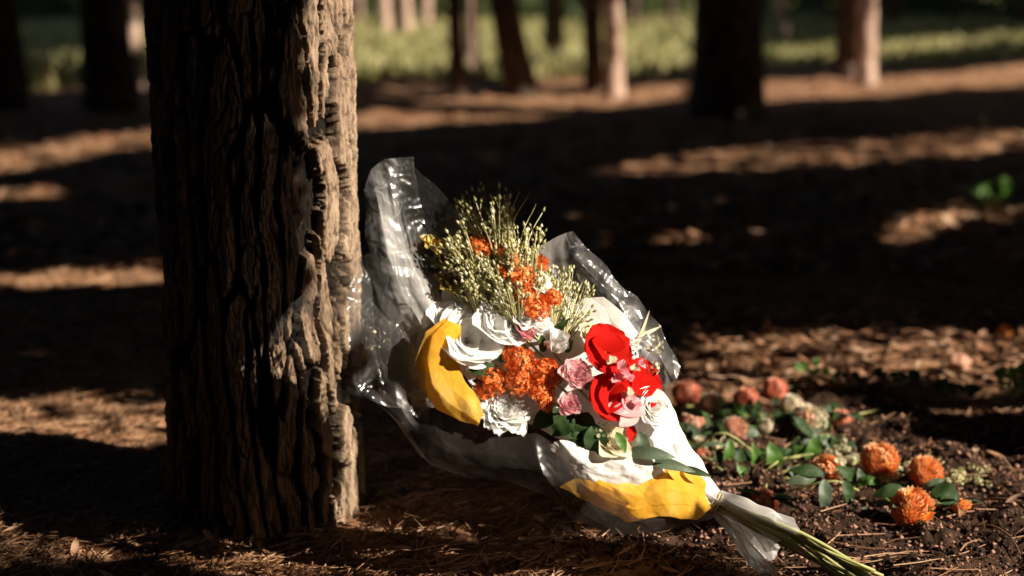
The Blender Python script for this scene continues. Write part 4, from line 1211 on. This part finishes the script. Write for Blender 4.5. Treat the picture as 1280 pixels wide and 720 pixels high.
for (x0, y0, x1, y1, tipw) in [(632, 300, 648, 243, .0012), (634, 300, 660, 245, .0012), (648, 315, 668, 260, .0008), (656, 318, 679, 264, .0024), (622, 290, 637, 262, .0014), (628, 300, 642, 272, .0014), (612, 280, 616, 252, .0016), (600, 280, 596, 252, .0016), (590, 285, 588, 256, .0014)]:
    mb = MB(); a, b = P(x0, y0, 1.735), P(x1, y1, 1.745)
    m_ = (a + b) / 2 + np.array([-.003, 0, .001])
    tube(mb, [a, m_, b], 0.0007, 0.0005, 5, 8); bud(mb, b - (b - a) * .06, b - a, 0.010, tipw)
    part('grass_stalk', mb, M['filler'], BQ)
# white blades in the right wing
for (x0, y0, x1, y1) in [(790, 445, 812, 388), (700, 415, 728, 352), (712, 420, 745, 372), (690, 410, 712, 365), (796, 422, 826, 408), (772, 430, 786, 386), (760, 425, 748, 372)]:
    mb = MB(); leafblade(mb, P(x0, y0, 1.745), P(x1, y1, 1.79), (0.2, -1, .3), .0022, .05, .3, nu=3)
    part('grass_blade', mb, M['cream_filler'], BQ)
# leaves
for (x0, y0, x1, y1, Y, W, mt) in [(640, 448, 606, 440, 1.622, .009, 'leaf'), (640, 430, 618, 425, 1.64, .007, 'leaf'), (628, 468, 586, 462, 1.60, .010, 'leaf'), (625, 480, 590, 476, 1.60, .008, 'leaf'), (680, 440, 676, 418, 1.645, .006, 'leaf'),
                                   (700, 512, 665, 535, 1.60, .012, 'leaf'), (715, 520, 690, 545, 1.597, .013, 'leaf'), (735, 515, 722, 550, 1.60, .014, 'leaf'), (745, 530, 742, 572, 1.59, .014, 'leaf'), (735, 545, 708, 560, 1.59, .010, 'leaf'), (700, 530, 738, 545, 1.605, .014, 'leaf'), (690, 520, 735, 528, 1.615, .016, 'leaf'),
                                   (800, 540, 806, 572, 1.62, .008, 'leaf_grey'), (780, 565, 845, 572, 1.61, .008, 'leaf_grey'), (800, 575, 870, 590, 1.625, .007, 'leaf_grey'), (770, 540, 782, 566, 1.60, .006, 'leaf_bright'), (735, 480, 722, 452, 1.635, .008, 'leaf'), (705, 440, 716, 425, 1.66, .006, 'leaf'), (690, 420, 712, 398, 1.69, .005, 'leaf'), (845, 585, 890, 596, 1.66, .005, 'leaf'), (700, 480, 690, 460, 1.63, .008, 'leaf')]:
    mb = MB(); leafblade(mb, P(x0, y0, Y), P(x1, y1, Y - 0.008), (0.1, -1, .6), W, .12, .25, .06, ph=x0)
    part('leaf', mb, M[mt], BQ)
# white bits of crushed gypsophila
for (px, py, Y, R, n) in [(815, 432, 1.72, .014, 26), (742, 455, 1.65, .009, 16), (606, 460, 1.61, .009, 10), (815, 460, 1.70, .010, 18), (752, 540, 1.597, .012, 18), (700, 365, 1.75, .014, 24), (690, 340, 1.76, .010, 16), (470, 425, 1.62, .016, 14)]:
    mb = MB(); florets(mb, P(px, py, Y), nrm(.2, 0, .3), R, n, 0.0026, rs, .8, 5)
    part('white_sprig', mb, M['cream_filler'], BQ)

SLIM = False
# ------------------------------------------------------------------ loose flowers on the ground to the right
GLOBES = [
 (858, 492, 17, .78, 'globe_red', (-.2, -.3, 1), 'dull red globe flower nearest the bouquet wrap, farthest left at the back'),
 (888, 506, 14, .9, 'globe_salmon', (.2, -.3, 1), 'small salmon globe flower with pale right side behind the white tissue'),
 (865, 531, 16, 1.1, 'globe_salmon', (-.2, -.6, 1), 'pinkish globe flower touching the edge of the white tissue'),
 (875, 569, 9, 1.0, 'globe_red', (.2, -.6, .8), 'tiny reddish globe flower beside the white tissue point'),
 (873, 554, 8, 1.0, 'globe_cream', (.2, -.6, .8), 'tiny pale globe flower just above the tiny reddish one'),
 (917, 538, 16, 1.0, 'globe_salmon', (.7, -.3, .5), 'peach globe flower with a long bare stem slanting to the lower left'),
 (933, 501, 16, .95, 'globe_red', (0, -.3, 1), 'round red globe flower in the middle of the back row'),
 (969, 488, 15, .95, 'globe_red', (0, -.2, 1), 'dim red globe flower at the very back of the bunch'),
 (989, 508, 14, .95, 'globe_cream', (0, -.3, 1), 'faded beige globe flower at the back beside the cream one'),
 (958, 534, 12, .9, 'globe_cream', (0, -.3, 1), 'shaded brownish globe flower low in the middle of the bunch'),
 (1009, 526, 20, .9, 'globe_cream', (.4, -.3, .8), 'large cream globe flower with pink centre and ruffled right edge'),
 (1052, 527, 14, 1.1, 'globe_red', (-.3, -.2, .9), 'red globe flower standing apart at the right of the back row'),
 (1033, 587, 18, .9, 'globe_orange', (-.5, -.6, .5), 'orange globe flower with pale florets on its right'),
 (1100, 576, 22, .85, 'globe_orange', (-.2, -.4, .9), 'big bright orange globe flower, left of the front orange trio'),
 (1156, 592, 22, .85, 'globe_orange', (.4, -.3, .8), 'bright orange globe flower, rear right of the front orange trio'),
 (1140, 636, 25, .95, 'globe_orange', (.1, -.5, .8), 'largest orange globe flower, lowest of the front orange trio'),
 (1201, 634, 11, 1.2, 'globe_orange', (.6, -.3, .3), 'small orange flower half covered by a dark leaf at the right end'),
 (953, 630, 19, .85, 'globe_red', (-.1, -.4, .9), 'lone red orange globe flower in front near the wrapped stems'),
]
LF = random.Random(21)
for k, (px, py, r, sq, mt, nn, lab) in enumerate(GLOBES):
    g = G(px, py + r * 1.15)
    Yd = g[1] + 0.004
    c = P(px, py, Yd)
    R = r * Yd / 1741
    gz = float(ground_z(np.array(c[0]), np.array(c[1])))
    root = thing('globe_flower', (c[0], c[1], gz), lab, 'flower', 'orange and pink globe flowers lying on the ground')
    big = r > 13
    part('flower_head', globe(c, nn, R * 1.13, sq, 260 if big else 120, k + 3), M[mt], root)
    nn = np.array(nn, float); nn /= np.linalg.norm(nn)
    # stem lies back along the ground
    sd = -nn * np.array([1, 1, 0.3]); sd[2] = 0
    if np.hypot(sd[0], sd[1]) < .25: sd = np.array([LF.uniform(-.6, .9), LF.uniform(.2, 1), 0])
    sd /= np.linalg.norm(sd)
    Ls = LF.uniform(.07, .12)
    e1 = c - nn * R * 1.5; e1[2] = max(e1[2], gz + .006)
    e2 = c + sd * Ls; e2[2] = gz + .006
    mb = MB()
    if k == 5:
        tube(mb, [c + np.array([-.010, -.006, 0]), P(903, 548, Yd - .02), P(884, 582, Yd - .06)], 0.0022, 0.0028, 6, 8)
    else:
        tube(mb, [c - nn * R * .7, e1, e2], 0.0019, 0.0017, 6, 10)
    part('stem', mb, M['cream_filler'] if k == 5 else M['stem'], root)
    for j in range(6 if big else 2):        # leaves under the head
        a = LF.uniform(0, 2 * PI) if j else math.atan2(-1, LF.uniform(-1, 1))
        p0 = c - nn * R * .8; p0[2] = max(p0[2], gz + .01)
        p1 = p0 + np.array([math.cos(a), math.sin(a), 0]) * LF.uniform(.03, .06); p1[2] = gz + LF.uniform(.004, .03)
        mb = MB(); leafblade(mb, p0, p1, (0, -.3, 1), LF.uniform(.005, .009), .1, .3, .08, ph=k + j)
        part('leaf', mb, M[('leaf', 'leaf_grey', 'leaf_bright', 'leaf', 'leaf_grey', 'leaf')[j]], root)
    if k in (1, 10, 12):        # pale ruffled florets on the right flank
        mb = MB(); florets(mb, c + np.array([R * .75, -.002, .001]), (1, -.4, .3), R * .8, 46, 0.0036, LF, .7, 5)
        part('floret_cluster', mb, M['cream_filler'], root)
    if k in (10,):
        mb = MB(); florets(mb, c + np.array([-R * .25, -R * .7, R * .3]), (-.2, -1, .3), R * .55, 30, 0.004, LF, .5, 5)
        part('floret_cluster', mb, M['globe_salmon'], root)

# leafy stems and cream sprigs that lie among them
def leaf_stem(px, py, spec, lab, zup=.012, mat='leaf', w=.009):
    g = G(px, py); gz = float(ground_z(np.array(g[0]), np.array(g[1])))
    root = thing('leafy_stem', (g[0], g[1], gz), lab, 'leafy stem', 'leafy stems lying among the loose flowers')
    mb = MB()
    tips = [P(*s[2:4], g[1] + s[5]) for s in spec]
    roots = [P(*s[0:2], g[1] + s[5] * .5) for s in spec]
    c0 = np.mean(roots, 0)
    tube(mb, [np.array([g[0] - .05, g[1] + .01, gz + .005]), c0, np.array([g[0] + .05, g[1] + .01, gz + .007])], .0018, .0015, 5, 8)
    part('stem', mb, M['stem'], root)
    for s, a, b in zip(spec, roots, tips):
        mb = MB(); leafblade(mb, a, b, (0.15, -.8, .6), s[4], .12, .25, .07, ph=s[0], tip=s[7] if len(s) > 7 else 1)
        part('leaf', mb, M[s[6]], root)
leaf_stem(965, 590, [(968, 590, 962, 553, .014, 0, 'leaf_bright', .5), (944, 590, 940, 552, .007, .0, 'leaf_bright'), (950, 595, 928, 560, .008, .005, 'leaf'), (958, 600, 925, 585, .008, -.01, 'leaf_grey'), (975, 600, 940, 600, .008, -.01, 'leaf')], 'stem with an upright bright green rounded leaf left of the orange flowers')
leaf_stem(1012, 575, [(1012, 580, 1018, 546, .013, 0, 'leaf_bright', .5), (1004, 580, 1000, 555, .010, .005, 'leaf_bright', .6), (1000, 580, 975, 570, .008, .0, 'leaf')], 'stem with two rounded green leaves just below the cream flower')
leaf_stem(1030, 630, [(1030, 598, 1029, 642, .010, -.03, 'leaf_grey'), (1055, 600, 1062, 632, .009, -.02, 'leaf'), (1062, 618, 1088, 655, .007, -.03, 'leaf_grey'), (1030, 592, 985, 588, .009, 0, 'leaf'), (1020, 598, 980, 604, .008, -.01, 'leaf_grey')], 'stem with long drooping grey green leaves in front of the orange flowers')
leaf_stem(905, 590, [(913, 548, 906, 590, .008, -.02, 'leaf_bright'), (900, 560, 890, 598, .008, -.02, 'leaf'), (925, 560, 922, 600, .009, -.02, 'leaf'), (880, 520, 848, 512, .006, 0, 'leaf_grey'), (890, 515, 905, 545, .006, 0, 'leaf')], 'stem with narrow green leaves under the peach flower beside the bouquet')
leaf_stem(1170, 640, [(1165, 612, 1200, 628, .017, -.02, 'leaf'), (1118, 640, 1096, 655, .007, -.03, 'leaf_grey'), (1130, 610, 1090, 620, .009, 0, 'leaf'), (1180, 600, 1150, 615, .008, 0, 'leaf_grey')], 'stem with a broad dark leaf over the small orange flower at the right end')
leaf_stem(985, 545, [(985, 550, 1010, 570, .008, -.01, 'leaf'), (975, 545, 950, 560, .008, -.01, 'leaf_grey'), (990, 540, 1030, 555, .008, 0, 'leaf'), (965, 540, 930, 545, .007, 0, 'leaf'), (1040, 540, 1060, 562, .007, 0, 'leaf')], 'dark leafy stem in the shaded middle of the loose flowers')
for k, (px, py) in enumerate([(900, 525), (935, 545), (945, 520), (975, 520), (985, 570), (930, 600), (960, 575), (1035, 560), (1075, 605), (1000, 600), (880, 545), (1120, 625), (1020, 545), (915, 580)]):
    sp = []
    for j in range(7):
        a = LF.uniform(0, 2 * PI); l = LF.uniform(18, 34)
        x0, y0 = px + LF.uniform(-14, 14), py + LF.uniform(-5, 5)
        sp.append((x0, y0, x0 + l * math.cos(a), y0 + l * .55 * math.sin(a) - 6, LF.uniform(.006, .010), LF.uniform(-.02, .02), ('leaf', 'leaf', 'leaf_grey', 'leaf_bright')[LF.randrange(4)]))
    leaf_stem(px, py + 8, sp, 'small dark green leafy sprig lying under the loose globe flowers')
def sprig(px, py, r, n, lab, mat):
    g = G(px, py + 6); gz = float(ground_z(np.array(g[0]), np.array(g[1])))
    root = thing('flower_sprig', (g[0], g[1], gz), lab, 'sprig', 'pale sprigs lying among the loose flowers')
    c = P(px, py, g[1])
    mb = MB()
    for k in range(n):
        p = c + np.array([LF.gauss(0, .5), LF.gauss(0, .35), LF.gauss(0, .22)]) * r
        p[2] = max(p[2], gz + .004)
        florets(mb, p, (LF.uniform(-.3, .5), -.5, 1), .0055, 8, .0030, LF, .7, 5)
    part('floret_cluster', mb, M[mat], root)
    mb = MB()
    for k in range(6): tube(mb, [c + np.array([LF.uniform(-.02, .02), 0, -.004]), c + np.array([LF.uniform(-.05, .05), LF.uniform(-.02, .03), gz - c[2] + .006])], .001, .0008, 4, 4)
    part('stem', mb, M['stem'], root)
sprig(1066, 574, .042, 26, 'cream floret sprig between the pale topped orange flower and the big orange one', 'cream_filler')
sprig(1118, 598, .040, 18, 'pale floret sprig between the three front orange flowers', 'cream_filler')
sprig(1205, 600, .052, 34, 'yellow green floret sprig trailing right of the front orange flowers', 'filler')
sprig(896, 560, .03, 8, 'pale buds beside the white tissue edge', 'cream_filler')

# ------------------------------------------------------------------ small plants on the forest floor
def plant(px, py, hpx, n, lab, mat='leaf_bright', W=.012, spread=.8):
    g = G(px, py); gz = float(ground_z(np.array(g[0]), np.array(g[1])))
    h = hpx * g[1] / 1741
    root = thing('small_plant', (g[0], g[1], gz), lab, 'plant', 'small green plants on the forest floor')
    ms = MB(); ml = MB()
    for k in range(n):
        a = k * 2.4; sp = spread * LF.uniform(.3, 1)
        t = np.array([g[0] + math.cos(a) * sp * h, g[1] + math.sin(a) * sp * h * .6, gz + h * LF.uniform(.55, 1.05)])
        m = np.array([g[0], g[1], gz]) * .4 + t * .6 + np.array([0, 0, h * .1])
        tube(ms, [(g[0], g[1], gz), m], .0016, .001, 5)
        ml = MB(); leafblade(ml, m, t, (math.cos(a) * .3, -.6, .8), W * LF.uniform(.7, 1.2), .15, .2, .05)
        part('leaf', ml, M[mat], root)
    part('stem', ms, M['stem'], root)
plant(1238, 268, 40, 11, 'bright green sprig growing alone in the shade at the far right', 'leaf_bright', .03, 1.1)
plant(1266, 498, 52, 9, 'green leafy plant at the right edge above the dark soil', 'leaf_bright', .013, .9)
plant(1012, 476, 40, 7, 'low dark green plant with an upright shoot behind the globe flowers', 'leaf_bright', .008, .7)
plant(1120, 492, 24, 9, 'low dark plant in the shaded strip right of centre', 'leaf', .012, 1.6)
plant(1195, 494, 26, 9, 'low dark plant just left of the right edge plant', 'leaf', .012, 1.6)
plant(1060, 490, 22, 8, 'low dark plant behind the lone red globe flower', 'leaf', .011, 1.5)

# fallen petals / leaves one can tell apart
def fallen(px, py, rpx, mat, lab, name='fallen_leaf', cat='leaf'):
    g = G(px, py + rpx * .7); gz = float(ground_z(np.array(g[0]), np.array(g[1])))
    s = rpx * g[1] / 1741
    c = np.array([g[0], g[1], gz + s * .5])
    mb = MB()
    leafblade(mb, c - np.array([s, 0, s * .2]), c + np.array([s, 0, s * .35]), (0, -1, .7), s * .85, .1, .5, .08)
    solo(name, mb, M[mat], (g[0], g[1], gz), lab, cat, 'fallen leaves right of the bouquet')
fallen(1256, 406, 11, 'globe_orange', 'bright orange fallen leaf alone at the far right above the leaf drift')
fallen(1200, 449, 15, 'globe_salmon', 'peach coloured fallen leaf lying on the leaf drift at right')
fallen(1072, 462, 13, 'deadleaf', 'large tan dead leaf in the middle of the leaf drift')
fallen(1222, 440, 9, 'deadleaf', 'pale dead leaf just right of the peach coloured one')
def twig(pts, r, lab):
    g = G(*pts[0])
    q = []
    for k, a in enumerate(pts):
        p = G(*a[:2]); p[2] = float(ground_z(np.array(p[0]), np.array(p[1]))) + r + (a[2] if len(a) > 2 else .003); q.append(p)
    mb = MB(); tube(mb, q, r, r * .6, 6, 14)
    m_ = (q[0] + q[-1]) / 2
    tube(mb, [q[len(q) // 2], q[len(q) // 2] + (q[-1] - q[0]) * .2 + np.array([.01, .02, .012])], r * .6, r * .3, 5)
    solo('twig', mb, M['twig'], q[0], lab, 'twig', 'dry twigs on the forest floor')
twig([(48, 620), (64, 606, .006), (80, 596)], .0022, 'short pale twig lying in the sunlit litter at lower left')
twig([(1215, 632), (1240, 642, .006), (1275, 650), (1300, 652)], .0022, 'long thin root like twig curving over the soil at the right edge')
twig([(1215, 668), (1240, 676, .004), (1262, 690), (1275, 700)], .0016, 'thin curved twig on the soil in the lower right corner')
twig([(790, 716), (791, 712, .014), (786, 706, .028)], .0012, 'tiny upright reddish twig at the bottom edge below the bouquet')
twig([(0, 588), (30, 583, .004), (70, 590)], .002, 'dark twig lying across the litter at the left edge')

# ------------------------------------------------------------------ light, sky, camera
world = bpy.data.worlds.new('World'); scene.world = world
world.use_nodes = True
nt = world.node_tree
for n in list(nt.nodes): nt.nodes.remove(n)
wo = nt.nodes.new('ShaderNodeOutputWorld'); bg = nt.nodes.new('ShaderNodeBackground'); sk = nt.nodes.new('ShaderNodeTexSky')
sk.sky_type = 'NISHITA'; sk.sun_disc = False
sk.sun_elevation = EL; sk.sun_rotation = PI / 2 - AZ
bg.inputs['Strength'].default_value = 0.05
nt.links.new(sk.outputs[0], bg.inputs[0]); nt.links.new(bg.outputs[0], wo.inputs[0])

sd = bpy.data.lights.new('sun', 'SUN'); sd.energy = 10.0; sd.angle = math.radians(0.5); sd.color = (1.0, 0.89, 0.74)
so = bpy.data.objects.new('sun', sd); C.objects.link(so)
from mathutils import Vector
so.rotation_euler = Vector((-SUN[0], -SUN[1], -SUN[2])).to_track_quat('-Z', 'Y').to_euler()

cd = bpy.data.cameras.new('camera'); co = bpy.data.objects.new('camera', cd); C.objects.link(co)
co.location = (0, 0, CAM_H); co.rotation_euler = (PI / 2 - TILT, 0, 0)
cd.sensor_width = 36; cd.lens = FPX / 1280 * 36; cd.clip_start = 0.02; cd.clip_end = 600
cd.dof.use_dof = True; cd.dof.focus_distance = 1.72; cd.dof.aperture_fstop = 2.5
scene.camera = co

scene.view_settings.view_transform = 'Standard'; scene.view_settings.look = 'None'
scene.view_settings.exposure = 0; scene.view_settings.gamma = 1
scene.render.engine = 'CYCLES'
cy = scene.cycles
cy.use_denoising = True
cy.max_bounces = 8; cy.diffuse_bounces = 2; cy.glossy_bounces = 3; cy.transmission_bounces = 6; cy.transparent_max_bounces = 24
cy.caustics_reflective = False; cy.caustics_refractive = False
cy.sample_clamp_indirect = 4.0
